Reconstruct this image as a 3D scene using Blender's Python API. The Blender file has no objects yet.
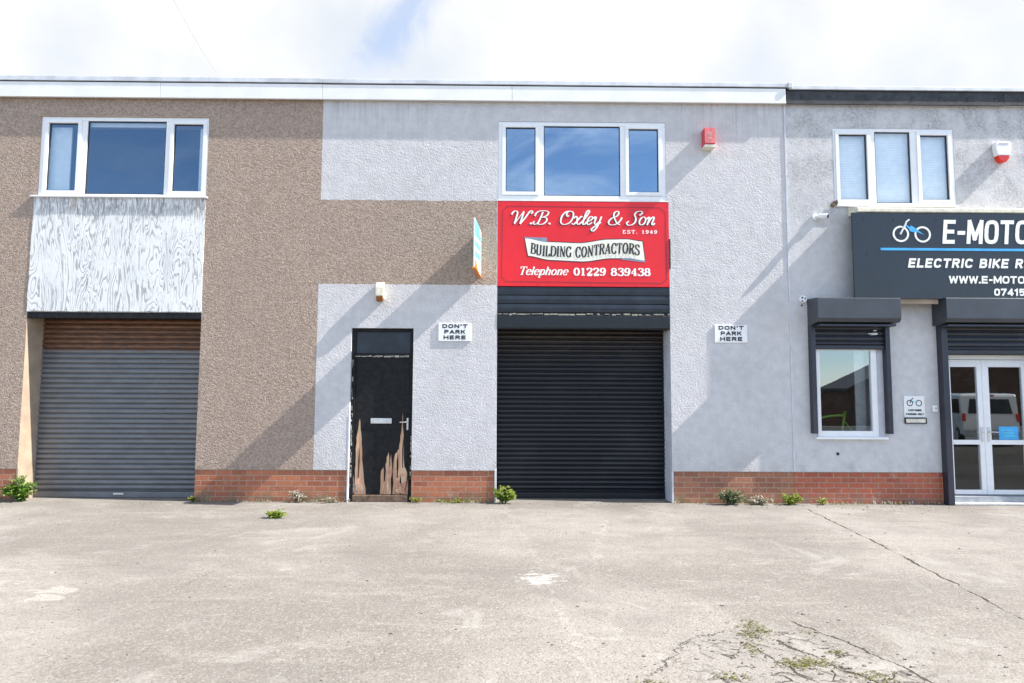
import bpy, bmesh, math, random
from mathutils import Vector, Matrix, noise

random.seed(7)
R = math.radians
scn = bpy.context.scene
COL = scn.collection

# ------------------------------------------------------------------ camera
cam_d = bpy.data.cameras.new("Camera")
cam = bpy.data.objects.new("Camera", cam_d)
COL.objects.link(cam)
F = Vector((0.00976411, 0.9965527, 0.0823855)).normalized()
RT = Vector((0.99993551, -0.01020859, 0.0049756)).normalized()
UP = RT.cross(F)
m = Matrix((RT, UP, -F)).transposed().to_4x4()
m.translation = Vector((0, -10.5, 1.55))
cam.matrix_world = m
cam_d.sensor_width = 36
cam_d.lens = 36 * 691.77 / 1024
cam_d.clip_end = 2000
scn.camera = cam

# ------------------------------------------------------------------ light
SUN = Vector((1.03, -0.143, 1.0)).normalized()
sun_d = bpy.data.lights.new("Sun", 'SUN')
sun_d.energy = 4.4
sun_d.angle = R(0.5)
sun_d.color = (1.0, 0.95, 0.87)
sun = bpy.data.objects.new("Sun", sun_d)
COL.objects.link(sun)
sun.rotation_euler = SUN.to_track_quat('Z', 'Y').to_euler()
sun.location = (20, -5, 20)

scn.view_settings.view_transform = 'Standard'
scn.view_settings.look = 'None'
scn.view_settings.gamma = 1
scn.view_settings.exposure = 1.3

world = bpy.data.worlds.new("World")
scn.world = world
world.use_nodes = True


# ------------------------------------------------------------------ node helpers
class NT:
    """small wrapper for building node trees"""
    def __init__(self, tree):
        self.t = tree
        self.t.nodes.clear()

    def n(self, kind, ins=None, **kw):
        nd = self.t.nodes.new(kind)
        for k, v in kw.items():
            setattr(nd, k, v)
        if ins:
            for k, v in ins.items():
                s = nd.inputs[k]
                if isinstance(v, bpy.types.NodeSocket):
                    self.t.links.new(v, s)
                else:
                    s.default_value = v
        return nd

    def math(self, op, a, b=0.0, c=None, clamp=False):
        ins = {0: a, 1: b}
        if c is not None:
            ins[2] = c
        return self.n('ShaderNodeMath', ins, operation=op, use_clamp=clamp).outputs[0]

    def mix(self, fac, a, b, blend='MIX'):
        nd = self.n('ShaderNodeMix', data_type='RGBA', blend_type=blend, clamp_factor=True)
        for idx, v in ((0, fac), (6, a), (7, b)):
            s = nd.inputs[idx]
            if isinstance(v, bpy.types.NodeSocket):
                self.t.links.new(v, s)
            else:
                s.default_value = v if idx == 0 else (*v, 1) if len(v) == 3 else v
        return nd.outputs[2]

    def noise(self, vec, scale, detail=4, rough=0.55, dist=0.0):
        return self.n('ShaderNodeTexNoise', {'Vector': vec, 'Scale': scale, 'Detail': detail,
                                             'Roughness': rough, 'Distortion': dist}).outputs[0]

    def step(self, v, lo, hi):
        return self.n('ShaderNodeMapRange', {0: v, 1: lo, 2: hi, 3: 0.0, 4: 1.0},
                      interpolation_type='SMOOTHSTEP').outputs[0]

    def scale(self, vec, s):
        return self.n('ShaderNodeVectorMath', {0: vec, 1: s}, operation='MULTIPLY').outputs[0]

    def xyz(self, vec):
        return self.n('ShaderNodeSeparateXYZ', {0: vec}).outputs

    def bump(self, h, strength=0.5, dist=0.01, normal=None):
        ins = {'Height': h, 'Strength': strength, 'Distance': dist}
        if normal is not None:
            ins['Normal'] = normal
        return self.n('ShaderNodeBump', ins).outputs[0]

    def out(self, shader):
        o = self.n('ShaderNodeOutputMaterial')
        self.t.links.new(shader, o.inputs[0])


def rgb(r, g, b):
    return (r, g, b, 1)


# ------------------------------------------------------------------ sky
w = NT(world.node_tree)
gen = w.n('ShaderNodeTexCoord').outputs['Generated']
sky = w.n('ShaderNodeTexSky', sky_type='NISHITA', sun_disc=False, sun_elevation=R(43.9),
          sun_rotation=R(97.9), air_density=0.9, dust_density=0.15, ozone_density=2.6).outputs[0]
sx, sy, sz = w.xyz(gen)[:3]
zz = w.math('ADD', w.math('MAXIMUM', sz, 0.0), 0.18)
pl = w.n('ShaderNodeCombineXYZ', {0: w.math('DIVIDE', sx, zz), 1: w.math('DIVIDE', sy, zz), 2: 0.0}).outputs[0]
cn = w.noise(pl, 0.9, 8, 0.58, 0.4)
bias = w.step(sy, -0.15, 0.55)                       # cloud bank lies to the north, behind the units
cover = w.math('ADD', cn, w.math('MULTIPLY', bias, 0.42))
high = w.math('MULTIPLY', w.step(sz, 0.42, 0.75), 0.30)  # unseen cloud overhead, added to whiten the fill light
cover = w.math('ADD', cover, high)
cl = w.step(cover, 0.52, 0.80)
gap_noise = w.noise(gen, 16.0, 5, 0.6, 0.8)
gx = w.math('MULTIPLY', w.math('SUBTRACT', sx, w.math('MULTIPLY_ADD', sz, 1.0, -0.618)), 1.0)
gd = w.math('ABSOLUTE', w.math('SUBTRACT', gx, -0.005))
gap = w.math('SUBTRACT', 1.0, w.step(w.math('MULTIPLY_ADD', gap_noise, 0.13, gd), 0.055, 0.125))
gap = w.math('MULTIPLY', gap, w.math('GREATER_THAN', sy, 0.5))
gap = w.math('MULTIPLY', gap, w.step(sz, 0.40, 0.47))
gap = w.math('MULTIPLY', gap, w.step(w.math('MULTIPLY', sz, -1.0), -0.62, -0.5))
soft = w.noise(gen, 5.0, 4, 0.5)
cl2 = w.math('MULTIPLY', cl, w.math('SUBTRACT', 1.0, w.math('MULTIPLY', gap, 0.50)))
cl2 = w.math('MULTIPLY', cl2, w.math('MULTIPLY_ADD', w.step(soft, 0.35, 0.6), 0.10, 0.90))
wisp = w.step(w.noise(w.scale(gen, (1.0, 1.0, 2.6)), 5.5, 6, 0.6, 0.8), 0.40, 0.72)
south = w.math('MULTIPLY', w.step(w.math('MULTIPLY', sy, -1.0), 0.5, 0.85), w.step(sx, -0.85, 0.10))
cl2 = w.math('MAXIMUM', cl2, w.math('MULTIPLY', w.math('MULTIPLY', wisp, south), 0.38))
cloud = w.mix(w.step(soft, 0.3, 0.7), (2.75, 2.86, 2.98), (3.25, 3.28, 3.30))
skyc = w.mix(cl2, sky, w.mix(south, cloud, (7.5, 7.8, 8.2)))
bg = w.n('ShaderNodeBackground', {'Color': skyc, 'Strength': 0.13})
wo = w.n('ShaderNodeOutputWorld')
w.t.links.new(bg.outputs[0], wo.inputs[0])


# ------------------------------------------------------------------ materials
def new_mat(name):
    mt = bpy.data.materials.new(name)
    mt.use_nodes = True
    return mt, NT(mt.node_tree)


def plain(name, col, rough=0.5, metal=0.0, var=0.12, vscale=9.0, bump=0.0, bscale=60.0, spec=0.5, coat=0.0):
    mt, t = new_mat(name)
    p = t.n('ShaderNodeTexCoord').outputs['Object']
    nz = t.noise(p, vscale, 5, 0.6)
    c = t.mix(t.step(nz, 0.3, 0.7), tuple(x * (1 - var) for x in col), tuple(min(1, x * (1 + var)) for x in col))
    rg = t.math('MULTIPLY_ADD', t.noise(p, vscale * 3, 3), 0.2, rough - 0.1, clamp=True)
    b = t.n('ShaderNodeBsdfPrincipled', {'Base Color': c, 'Roughness': rg, 'Metallic': metal,
                                         'Specular IOR Level': spec, 'Coat Weight': coat})
    if bump:
        t.t.links.new(t.bump(t.noise(p, bscale, 4), bump, 0.004), b.inputs['Normal'])
    t.out(b.outputs[0])
    return mt


def dash_layers(t, p):
    """colour and height of pebble dash"""
    v = t.n('ShaderNodeTexVoronoi', {'Vector': p, 'Scale': 52.0, 'Randomness': 1.0}, feature='F1')
    v2 = t.n('ShaderNodeTexVoronoi', {'Vector': p, 'Scale': 27.0, 'Randomness': 1.0}, feature='F1')
    h = t.math('MULTIPLY', v.outputs['Distance'], -0.9)
    h = t.math('ADD', h, t.math('MULTIPLY', t.noise(p, 24.0, 6, 0.72), 1.3))
    h = t.math('ADD', h, t.math('MULTIPLY', v2.outputs['Distance'], -0.55))
    cell = t.xyz(v.outputs['Color'])[0]
    return h, cell


def wall_material(name, mode):
    mt, t = new_mat(name)
    p = t.n('ShaderNodeTexCoord').outputs['Object']
    X, Y, Z = t.xyz(p)[:3]
    hd, cell = dash_layers(t, p)
    big = t.noise(p, 0.9, 5, 0.6)
    fine = t.noise(p, 40.0, 4, 0.7)
    mid = t.noise(p, 7.0, 5, 0.6)
    # brown pebble dash
    dash = t.mix(t.step(cell, 0.05, 0.95), (0.285, 0.215, 0.172), (0.43, 0.335, 0.275))
    dash = t.mix(t.math('MULTIPLY', t.step(fine, 0.56, 0.74), 0.25), dash, (0.56, 0.47, 0.41))
    dash = t.mix(t.math('MULTIPLY', t.step(big, 0.42, 0.68), 0.25), dash, (0.30, 0.235, 0.19))
    streak = t.noise(t.scale(p, (6.0, 6.0, 0.35)), 1.6, 5, 0.6)
    dash = t.mix(t.math('MULTIPLY', t.step(streak, 0.52, 0.75), 0.22), dash, (0.18, 0.15, 0.13))
    # painted roughcast
    paint = t.mix(t.step(mid, 0.3, 0.7), (0.530, 0.512, 0.520), (0.610, 0.590, 0.595))
    paint = t.mix(t.math('MULTIPLY', t.step(big, 0.45, 0.70), 0.32), paint, (0.42, 0.415, 0.415))
    paint = t.mix(t.math('MULTIPLY', t.step(streak, 0.54, 0.8), 0.30), paint, (0.44, 0.43, 0.44))
    for (xa_, xb_, zt_, ln) in ((-0.30, -0.10, 4.62, 1.3), (2.49, 2.70, 4.62, 1.6), (-2.75, -1.2, 6.2, 0.9), (2.6, 4.4, 6.2, 1.0), (-2.5, -1.3, 2.62, 0.0)):
        if ln <= 0: continue
        inside = t.math('MULTIPLY', t.step(X, xa_ - 0.04, xa_ + 0.05), t.math('SUBTRACT', 1.0, t.step(X, xb_ - 0.05, xb_ + 0.04)))
        fade = t.math('MULTIPLY', t.step(Z, zt_ - ln, zt_), t.math('LESS_THAN', Z, zt_))
        run = t.step(t.noise(t.scale(p, (22.0, 1.0, 0.7)), 1.0, 5, 0.65), 0.46, 0.66)
        paint = t.mix(t.math('MULTIPLY', t.math('MULTIPLY', inside, fade), t.math('MULTIPLY', run, 0.45)), paint, (0.30, 0.29, 0.28))
    splash = t.math('MULTIPLY', t.step(t.math('MULTIPLY', Z, -1), -0.95, -0.5), t.step(t.noise(p, 4.0, 6, 0.7), 0.42, 0.66))
    paint = t.mix(t.math('MULTIPLY', splash, 0.30), paint, (0.33, 0.31, 0.28))
    hp = t.math('ADD', t.math('MULTIPLY', t.noise(p, 27.0, 7, 0.74), 1.0),
                t.math('MULTIPLY', t.noise(t.scale(p, (0.7, 1, 1.2)), 9.0, 4, 0.6), 0.5))
    hp = t.math('ADD', hp, t.math('MULTIPLY', t.n('ShaderNodeTexVoronoi', {'Vector': p, 'Scale': 44.0}, feature='F1').outputs['Distance'], -0.35))
    if mode == 'dash':
        col, h = dash, hd
    elif mode == 'mixed':
        edge = t.math('MULTIPLY', t.math('SUBTRACT', t.noise(p, 11.0, 4, 0.6), 0.5), 0.05)
        Xe, Ze = t.math('ADD', X, edge), t.math('ADD', Z, edge)
        inx = t.math('LESS_THAN', Xe, -0.14)
        inz = t.math('MULTIPLY', t.math('GREATER_THAN', Ze, 3.285), t.math('LESS_THAN', Ze, 4.598))
        bare = t.math('MULTIPLY', inx, inz)
        col = t.mix(bare, paint, dash)
        hb = t.math('MULTIPLY', t.math('ADD', hd, t.math('MULTIPLY', hp, 1.2)), 0.55)
        mixh = t.n('ShaderNodeMix', {0: bare, 2: hb, 3: hd}, data_type='FLOAT')
        h = mixh.outputs[0]
    else:                                   # smoother grey render with dark weathering up high
        spot = t.noise(p, 26.0, 6, 0.75)
        blot = t.noise(t.scale(p, (1.0, 1.0, 0.8)), 2.6, 6, 0.72)
        dirt = t.math('MULTIPLY', t.step(Z, 3.2, 5.6), t.step(blot, 0.38, 0.62))
        col = t.mix(t.step(mid, 0.3, 0.7), (0.525, 0.512, 0.518), (0.605, 0.59, 0.595))
        col = t.mix(t.math('MULTIPLY', dirt, t.math('MULTIPLY', t.step(spot, 0.36, 0.60), 0.70)), col, (0.23, 0.225, 0.235))
        col = t.mix(t.math('MULTIPLY', t.step(fine, 0.6, 0.75), 0.35), col, (0.30, 0.30, 0.31))
        low = t.math('MULTIPLY', t.step(t.math('MULTIPLY', Z, -1), -1.0, -0.5), t.step(blot, 0.45, 0.7))
        col = t.mix(t.math('MULTIPLY', low, 0.5), col, (0.27, 0.265, 0.26))
        h = t.math('MULTIPLY', t.math('ADD', hp, t.math('MULTIPLY', hd, 0.35)), 0.65)
    nrm = t.bump(h, 0.8, 0.0085 if mode != 'dash' else 0.009)
    b = t.n('ShaderNodeBsdfPrincipled', {'Base Color': col, 'Roughness': 0.9, 'Normal': nrm, 'Specular IOR Level': 0.2})
    t.out(b.outputs[0])
    return mt


def brick_material(name, c1, c2, dirt):
    mt, t = new_mat(name)
    p = t.n('ShaderNodeTexCoord').outputs['Object']
    X, Y, Z = t.xyz(p)[:3]
    wob = t.math('MULTIPLY', t.math('SUBTRACT', t.noise(p, 6.0, 3), 0.5), 0.012)
    v = t.n('ShaderNodeCombineXYZ', {0: t.math('ADD', X, Y), 1: t.math('ADD', Z, wob), 2: 0.0}).outputs[0]
    br = t.n('ShaderNodeTexBrick', {'Vector': v, 'Scale': 1.0, 'Mortar Size': 0.0075, 'Mortar Smooth': 0.25,
                                    'Bias': -0.15, 'Brick Width': 0.226, 'Row Height': 0.078,
                                    'Color1': rgb(*c1), 'Color2': rgb(*c2), 'Mortar': rgb(0.36, 0.245, 0.18)})
    col = br.outputs[0]
    col = t.mix(t.math('MULTIPLY', t.step(t.noise(p, 9, 5, 0.65), 0.45, 0.7), 0.45), col, (0.30, 0.135, 0.085))
    col = t.mix(t.math('MULTIPLY', t.step(t.noise(p, 30, 5, 0.7), 0.52, 0.7), 0.4), col, (0.50, 0.30, 0.22))
    # moss, dust and dirt gathering at the foot
    foot = t.math('MULTIPLY', t.step(t.math('MULTIPLY', Z, -1), -0.22, 0.0), t.step(t.noise(p, 5, 5, 0.6), 0.40, 0.62))
    col = t.mix(t.math('MULTIPLY', foot, 0.85), col, dirt)
    eff = t.step(t.noise(t.scale(p, (1, 1, 1.6)), 3.3, 5, 0.6), 0.60, 0.74)
    col = t.mix(t.math('MULTIPLY', eff, 0.45), col, (0.5, 0.42, 0.36))
    h = t.math('ADD', t.math('MULTIPLY', br.outputs[1], -1.0), t.math('MULTIPLY', t.noise(p, 70, 4, 0.7), 0.5))
    b = t.n('ShaderNodeBsdfPrincipled', {'Base Color': col, 'Roughness': 0.85, 'Normal': t.bump(h, 0.7, 0.006)})
    t.out(b.outputs[0])
    return mt


def shutter_material(name, base, rust_z=None, rust=(0.23, 0.09, 0.03), rough=0.42, scratch=0.25, metal=0.3, dusty=0.16):
    mt, t = new_mat(name)
    p = t.n('ShaderNodeTexCoord').outputs['Object']
    X, Y, Z = t.xyz(p)[:3]
    nz = t.noise(t.scale(p, (1.0, 1.0, 3.0)), 3.0, 6, 0.65)
    col = t.mix(t.step(nz, 0.3, 0.75), tuple(c * 0.86 for c in base), tuple(c * 1.14 for c in base))
    sc = t.noise(t.scale(p, (3.0, 1.0, 16.0)), 6.0, 6, 0.75)
    col = t.mix(t.math('MULTIPLY', t.step(sc, 0.66, 0.74), scratch), col, (0.45, 0.46, 0.48))
    dust = t.noise(p, 1.1, 5, 0.6)
    col = t.mix(t.math('MULTIPLY', t.step(dust, 0.45, 0.75), dusty), col, (0.30, 0.29, 0.28))
    ro = rough
    if rust_z is not None:
        rn = t.noise(t.scale(p, (2.0, 1.0, 9.0)), 3.0, 6, 0.7)
        hi = t.step(t.math('ADD', Z, t.math('MULTIPLY', t.math('SUBTRACT', rn, 0.5), 0.12)), rust_z[0], rust_z[1])
        rc = t.mix(t.step(rn, 0.35, 0.68), tuple(c * 0.45 for c in rust), rust)
        col = t.mix(t.math('MULTIPLY', hi, rust_z[2]), col, rc)
    b = t.n('ShaderNodeBsdfPrincipled', {'Base Color': col, 'Roughness': t.math('MULTIPLY_ADD', nz, 0.25, ro - 0.1),
                                         'Metallic': metal, 'Normal': t.bump(t.noise(p, 25, 4), 0.12, 0.004)})
    t.out(b.outputs[0])
    return mt


def glass_material(name, refl=0.3, tint=(0.62, 0.70, 0.75), wav=0.006, coat=(0.60, 0.80, 1.0)):
    mt, t = new_mat(name)
    p = t.n('ShaderNodeTexCoord').outputs['Object']
    nrm = t.bump(t.noise(p, 1.3, 2), wav, 0.05)
    fr = t.math('MULTIPLY_ADD', t.math('POWER', t.n('ShaderNodeLayerWeight', {'Blend': 0.5}).outputs['Facing'], 5.0), 0.9, 0.04)
    f = t.math('ADD', t.math('MULTIPLY', fr, 1.0), refl, clamp=True)
    dirt = t.math('MULTIPLY', t.step(t.noise(p, 4.0, 6, 0.7), 0.45, 0.8), 0.03)
    tr = t.n('ShaderNodeBsdfTransparent', {'Color': rgb(*tint)})
    gl = t.n('ShaderNodeBsdfGlossy', {'Color': rgb(*coat), 'Roughness': 0.0, 'Normal': nrm})
    df = t.n('ShaderNodeBsdfDiffuse', {'Color': rgb(0.6, 0.6, 0.58)})
    m1 = t.n('ShaderNodeMixShader', {0: f, 1: tr.outputs[0], 2: gl.outputs[0]})
    m2 = t.n('ShaderNodeMixShader', {0: dirt, 1: m1.outputs[0], 2: df.outputs[0]})
    t.out(m2.outputs[0])
    return mt


def board_material(name):
    mt, t = new_mat(name)
    p = t.n('ShaderNodeTexCoord').outputs['Object']
    X, Y, Z = t.xyz(p)[:3]
    wob = t.noise(t.scale(p, (2.2, 1.0, 0.9)), 2.2, 5, 0.6)
    lines = t.noise(t.scale(p, (1.0, 1.0, 0.15)), 24.0, 5, 0.68, 1.6)
    rings = t.math('FRACT', t.math('MULTIPLY', t.noise(t.scale(p, (1.0, 1.0, 0.16)), 2.6, 3, 0.5, 0.5), 26.0))
    ringm = t.math('MULTIPLY', t.step(rings, 0.64, 0.80), t.step(t.noise(p, 2.1, 3), 0.34, 0.50))
    bare = t.math('MAXIMUM', t.step(lines, 0.575, 0.625), t.math('MULTIPLY', ringm, 0.8))
    topd = t.step(t.math('ADD', Z, t.math('MULTIPLY', wob, 0.3)), 4.35, 4.6)
    bare = t.math('MAXIMUM', bare, t.math('MULTIPLY', topd, t.step(lines, 0.42, 0.56)), clamp=True)
    wood = t.mix(t.step(t.noise(t.scale(p, (1, 1, 0.1)), 40, 4), 0.35, 0.65), (0.17, 0.165, 0.175), (0.38, 0.37, 0.375))
    tan = t.step(t.noise(t.scale(p, (1, 1, 0.3)), 2.6, 5), 0.63, 0.7)
    wood = t.mix(t.math('MULTIPLY', tan, 0.6), wood, (0.38, 0.27, 0.18))
    white = t.mix(t.noise(p, 12, 4), (0.70, 0.70, 0.70), (0.82, 0.82, 0.81))
    col = t.mix(t.math('MULTIPLY', bare, 0.85), white, wood)
    h = t.math('MULTIPLY', bare, -1.0)
    b = t.n('ShaderNodeBsdfPrincipled', {'Base Color': col, 'Roughness': 0.8, 'Normal': t.bump(h, 0.5, 0.005)})
    t.out(b.outputs[0])
    return mt


def plywood_material(name):
    mt, t = new_mat(name)
    p = t.n('ShaderNodeTexCoord').outputs['Object']
    g = t.noise(t.scale(p, (1, 1, 0.05)), 24, 5, 0.65, 0.5)
    col = t.mix(t.step(g, 0.3, 0.7), (0.44, 0.21, 0.11), (0.72, 0.51, 0.34))
    col = t.mix(t.step(t.noise(p, 5, 4), 0.56, 0.70), col, (0.50, 0.24, 0.16))
    b = t.n('ShaderNodeBsdfPrincipled', {'Base Color': col, 'Roughness': 0.8, 'Normal': t.bump(g, 0.5, 0.004)})
    t.out(b.outputs[0])
    return mt


def leaf_material(name, c, c2):
    mt, t = new_mat(name)
    p = t.n('ShaderNodeTexCoord').outputs['Object']
    col = t.mix(t.step(t.noise(p, 22, 3), 0.35, 0.65), c, c2)
    d = t.n('ShaderNodeBsdfPrincipled', {'Base Color': col, 'Roughness': 0.6})
    tl = t.n('ShaderNodeBsdfTranslucent', {'Color': col})
    ms = t.n('ShaderNodeMixShader', {0: 0.35, 1: d.outputs[0], 2: tl.outputs[0]})
    t.out(ms.outputs[0])
    return mt


def ground_material():
    mt, t = new_mat("concrete_yard")
    p = t.n('ShaderNodeTexCoord').outputs['Object']
    X, Y, Z = t.xyz(p)[:3]
    big = t.noise(p, 0.35, 6, 0.6, 0.5)
    mid = t.noise(p, 2.3, 7, 0.68)
    fine = t.noise(p, 40, 5, 0.8)
    swirl = t.noise(t.scale(p, (0.5, 1.6, 1)), 1.5, 7, 0.66, 1.0)
    v = t.n('ShaderNodeTexVoronoi', {'Vector': p, 'Scale': 75.0}, feature='F1')
    cell = t.xyz(v.outputs['Color'])[1]
    col = t.mix(t.step(big, 0.40, 0.60), (0.197, 0.181, 0.165), (0.270, 0.251, 0.232))
    col = t.mix(t.math('MULTIPLY', t.step(mid, 0.48, 0.68), 0.45), col, (0.185, 0.173, 0.158))
    col = t.mix(t.math('MULTIPLY', t.step(swirl, 0.50, 0.68), 0.40), col, (0.32, 0.30, 0.275))
    col = t.mix(t.math('MULTIPLY', t.step(cell, 0.72, 0.98), 0.42), col, (0.385, 0.365, 0.345))
    col = t.mix(t.math('MULTIPLY', t.step(t.math('MULTIPLY', cell, -1), -0.22, -0.02), 0.50), col, (0.105, 0.094, 0.083))
    col = t.mix(t.math('MULTIPLY', t.step(fine, 0.55, 0.72), 0.34), col, (0.115, 0.104, 0.092))
    trail = t.noise(t.scale(p, (0.25, 1.5, 1)), 1.1, 7, 0.7, 0.7)
    col = t.mix(t.math('MULTIPLY', t.step(trail, 0.54, 0.66), 0.40), col, (0.155, 0.144, 0.13))
    blot = t.noise(p, 0.8, 5, 0.62, 0.3)
    col = t.mix(t.math('MULTIPLY', t.step(blot, 0.50, 0.66), 0.38), col, (0.165, 0.152, 0.14))
    blot2 = t.noise(t.scale(p, (1.0, 0.8, 1)), 1.3, 6, 0.7, 0.8)
    col = t.mix(t.math('MULTIPLY', t.step(blot2, 0.56, 0.68), 0.40), col, (0.355, 0.34, 0.32))
    # damp, dirtier strip along the foot of the wall
    strip = t.math('MULTIPLY', t.step(Y, -1.1, -0.05), t.step(t.noise(p, 1.7, 5, 0.6), 0.30, 0.62))
    col = t.mix(t.math('MULTIPLY', strip, 0.45), col, (0.15, 0.13, 0.11))
    # pale efflorescent scrapes
    scr = t.noise(t.scale(p, (0.6, 1.4, 1)), 3.6, 6, 0.7, 1.8)
    scrm = t.math('MULTIPLY', t.step(scr, 0.58, 0.68), t.step(t.noise(p, 0.6, 3), 0.45, 0.58))
    col = t.mix(t.math('MULTIPLY', scrm, 0.42), col, (0.42, 0.405, 0.39))
    # broken slab in the foreground
    bx = t.math('DIVIDE', t.math('SUBTRACT', X, 1.72), 0.78)
    by = t.math('DIVIDE', t.math('SUBTRACT', Y, -6.35), 0.82)
    rr = t.math('SQRT', t.math('ADD', t.math('MULTIPLY', bx, bx), t.math('MULTIPLY', by, by)))
    rr = t.math('ADD', rr, t.math('MULTIPLY', t.math('SUBTRACT', t.noise(p, 3.0, 4), 0.5), 0.7))
    zone = t.math('SUBTRACT', 1.0, t.step(rr, 0.5, 1.05))
    warp = t.n('ShaderNodeVectorMath', {0: p, 1: t.scale(t.n('ShaderNodeTexNoise', {'Vector': p, 'Scale': 7.0, 'Detail': 4.0}).outputs[1], (0.16, 0.16, 0.0))}, operation='ADD').outputs[0]
    ve = t.n('ShaderNodeTexVoronoi', {'Vector': t.scale(warp, (1.0, 1.6, 1)), 'Scale': 4.6}, feature='DISTANCE_TO_EDGE').outputs[0]
    brk = t.step(t.noise(p, 5.0, 5, 0.7), 0.48, 0.56)
    crz = t.math('MULTIPLY', t.math('SUBTRACT', 1.0, t.step(ve, 0.008, 0.045)), t.math('MULTIPLY', zone, brk))
    col = t.mix(t.math('MULTIPLY', t.math('MULTIPLY', zone, t.step(mid, 0.3, 0.6)), 0.42), col, (0.32, 0.30, 0.285))
    ru = t.math('ADD', t.math('MULTIPLY', X, 0.50), t.math('MULTIPLY', Y, -0.86))
    rv = t.math('ADD', t.math('MULTIPLY', X, 0.86), t.math('MULTIPLY', Y, 0.50))
    rp = t.n('ShaderNodeCombineXYZ', {0: t.math('MULTIPLY', ru, 0.32), 1: rv, 2: 0.0}).outputs[0]
    zn = t.step(t.noise(rp, 17, 6, 0.78, 0.8), 0.555, 0.60)
    col = t.mix(t.math('MULTIPLY', t.math('MULTIPLY', zone, t.math('MULTIPLY', zn, t.step(t.noise(p, 3.4, 3), 0.42, 0.58))), 0.75), col, (0.075, 0.066, 0.058))
    # long cracks
    wob = t.math('MULTIPLY', t.math('SUBTRACT', t.noise(p, 5.0, 5, 0.65), 0.5), 0.22)
    cr = crz

    def crack(a, b, wd, amp):
        ax, ay = a; bx_, by_ = b
        L = math.hypot(bx_ - ax, by_ - ay)
        ux, uy = (bx_ - ax) / L, (by_ - ay) / L
        dx = t.math('SUBTRACT', X, ax); dy = t.math('SUBTRACT', Y, ay)
        s = t.math('ADD', t.math('MULTIPLY', dx, ux), t.math('MULTIPLY', dy, uy))
        d = t.math('ADD', t.math('MULTIPLY', dx, -uy), t.math('MULTIPLY', dy, ux))
        d = t.math('ABSOLUTE', t.math('ADD', d, t.math('MULTIPLY', wob, amp)))
        wn = t.math('MULTIPLY', t.step(t.noise(p, 3.1, 4), 0.3, 0.62), wd)
        line = t.math('SUBTRACT', 1.0, t.step(t.math('SUBTRACT', d, wn), -0.006, 0.004))
        ins = t.math('MULTIPLY', t.math('GREATER_THAN', s, 0), t.math('LESS_THAN', s, L))
        return t.math('MULTIPLY', line, ins)
    for a, b, wd, amp in (((4.32, -0.5), (4.05, -2.94), 0.018, 0.5), ((4.05, -2.94), (3.72, -5.31), 0.016, 0.5),
                          ((3.72, -5.31), (3.3, -7.4), 0.014, 0.6),
                          ((2.02, -5.5), (2.27, -6.1), 0.010, 0.8), ((2.27, -6.1), (2.45, -6.9), 0.012, 0.8),
                          ((1.75, -5.9), (2.15, -6.8), 0.016, 1.0), ((1.55, -5.95), (1.75, -6.7), 0.010, 1.0),
                          ((1.78, -5.5), (1.15, -5.95), 0.007, 1.6), ((1.15, -5.95), (0.72, -6.7), 0.008, 1.6)):
        cr = t.math('MAXIMUM', cr, crack(a, b, wd, amp))
    # pale tyre-worn lines and an old joint running towards the viewer
    for a, b, wd, amp in (((-0.02, -0.2), (0.30, -3.4), 0.05, 0.8), ((0.30, -3.4), (0.52, -6.9), 0.04, 0.9), ((1.35, -1.2), (0.75, -4.4), 0.03, 1.6), ((2.6, -0.8), (1.9, -2.6), 0.02, 2.0)):
        pm = t.math('MULTIPLY', crack(a, b, wd, amp), t.step(t.noise(p, 7.0, 5, 0.7), 0.42, 0.6))
        col = t.mix(t.math('MULTIPLY', pm, 0.28), col, (0.42, 0.40, 0.38))
    for a, b, wd, amp in (((-7.0, -2.35), (4.1, -2.62), 0.008, 0.35), ((-2.4, -0.2), (-2.75, -7.0), 0.007, 0.35)):
        pm = t.math('MULTIPLY', crack(a, b, wd, amp), t.step(t.noise(p, 1.3, 5, 0.7), 0.45, 0.6))
        col = t.mix(t.math('MULTIPLY', pm, 0.55), col, (0.09, 0.08, 0.07))
    # dirt beside the long crack
    col = t.mix(t.math('MULTIPLY', cr, 0.9), col, (0.045, 0.036, 0.028))
    # spilt white paint
    px = t.math('DIVIDE', t.math('SUBTRACT', X, 0.31), 0.24); py = t.math('DIVIDE', t.math('SUBTRACT', Y, -4.36), 0.24)
    pr = t.math('SQRT', t.math('ADD', t.math('MULTIPLY', px, px), t.math('MULTIPLY', py, py)))
    pr = t.math('ADD', pr, t.math('MULTIPLY', t.math('SUBTRACT', t.noise(t.scale(p, (0.5, 1.8, 1)), 8.0, 6, 0.75, 1.5), 0.5), 4.2))
    col = t.mix(t.math('MULTIPLY', t.math('MULTIPLY', t.math('SUBTRACT', 1.0, t.step(pr, 0.6, 0.85)), t.step(t.noise(t.scale(p, (0.7, 1.6, 1)), 9.0, 6, 0.75, 2.0), 0.50, 0.54)), 0.8), col, (0.62, 0.61, 0.60))
    # two worn pale marks on the left
    mk = None
    for (x0, x1, y0, y1) in ((-3.72, -3.42, -4.86, -4.70), (-3.66, -3.40, -5.06, -4.90)):
        e = t.math('MULTIPLY', t.math('SUBTRACT', mid, 0.5), 0.35)
        Xs = t.math('ADD', X, e); Ys = t.math('ADD', Y, e)
        q = t.math('MULTIPLY', t.math('MULTIPLY', t.math('GREATER_THAN', Xs, x0), t.math('LESS_THAN', Xs, x1)),
                   t.math('MULTIPLY', t.math('GREATER_THAN', Ys, y0), t.math('LESS_THAN', Ys, y1)))
        mk = q if mk is None else t.math('MAXIMUM', mk, q)
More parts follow.
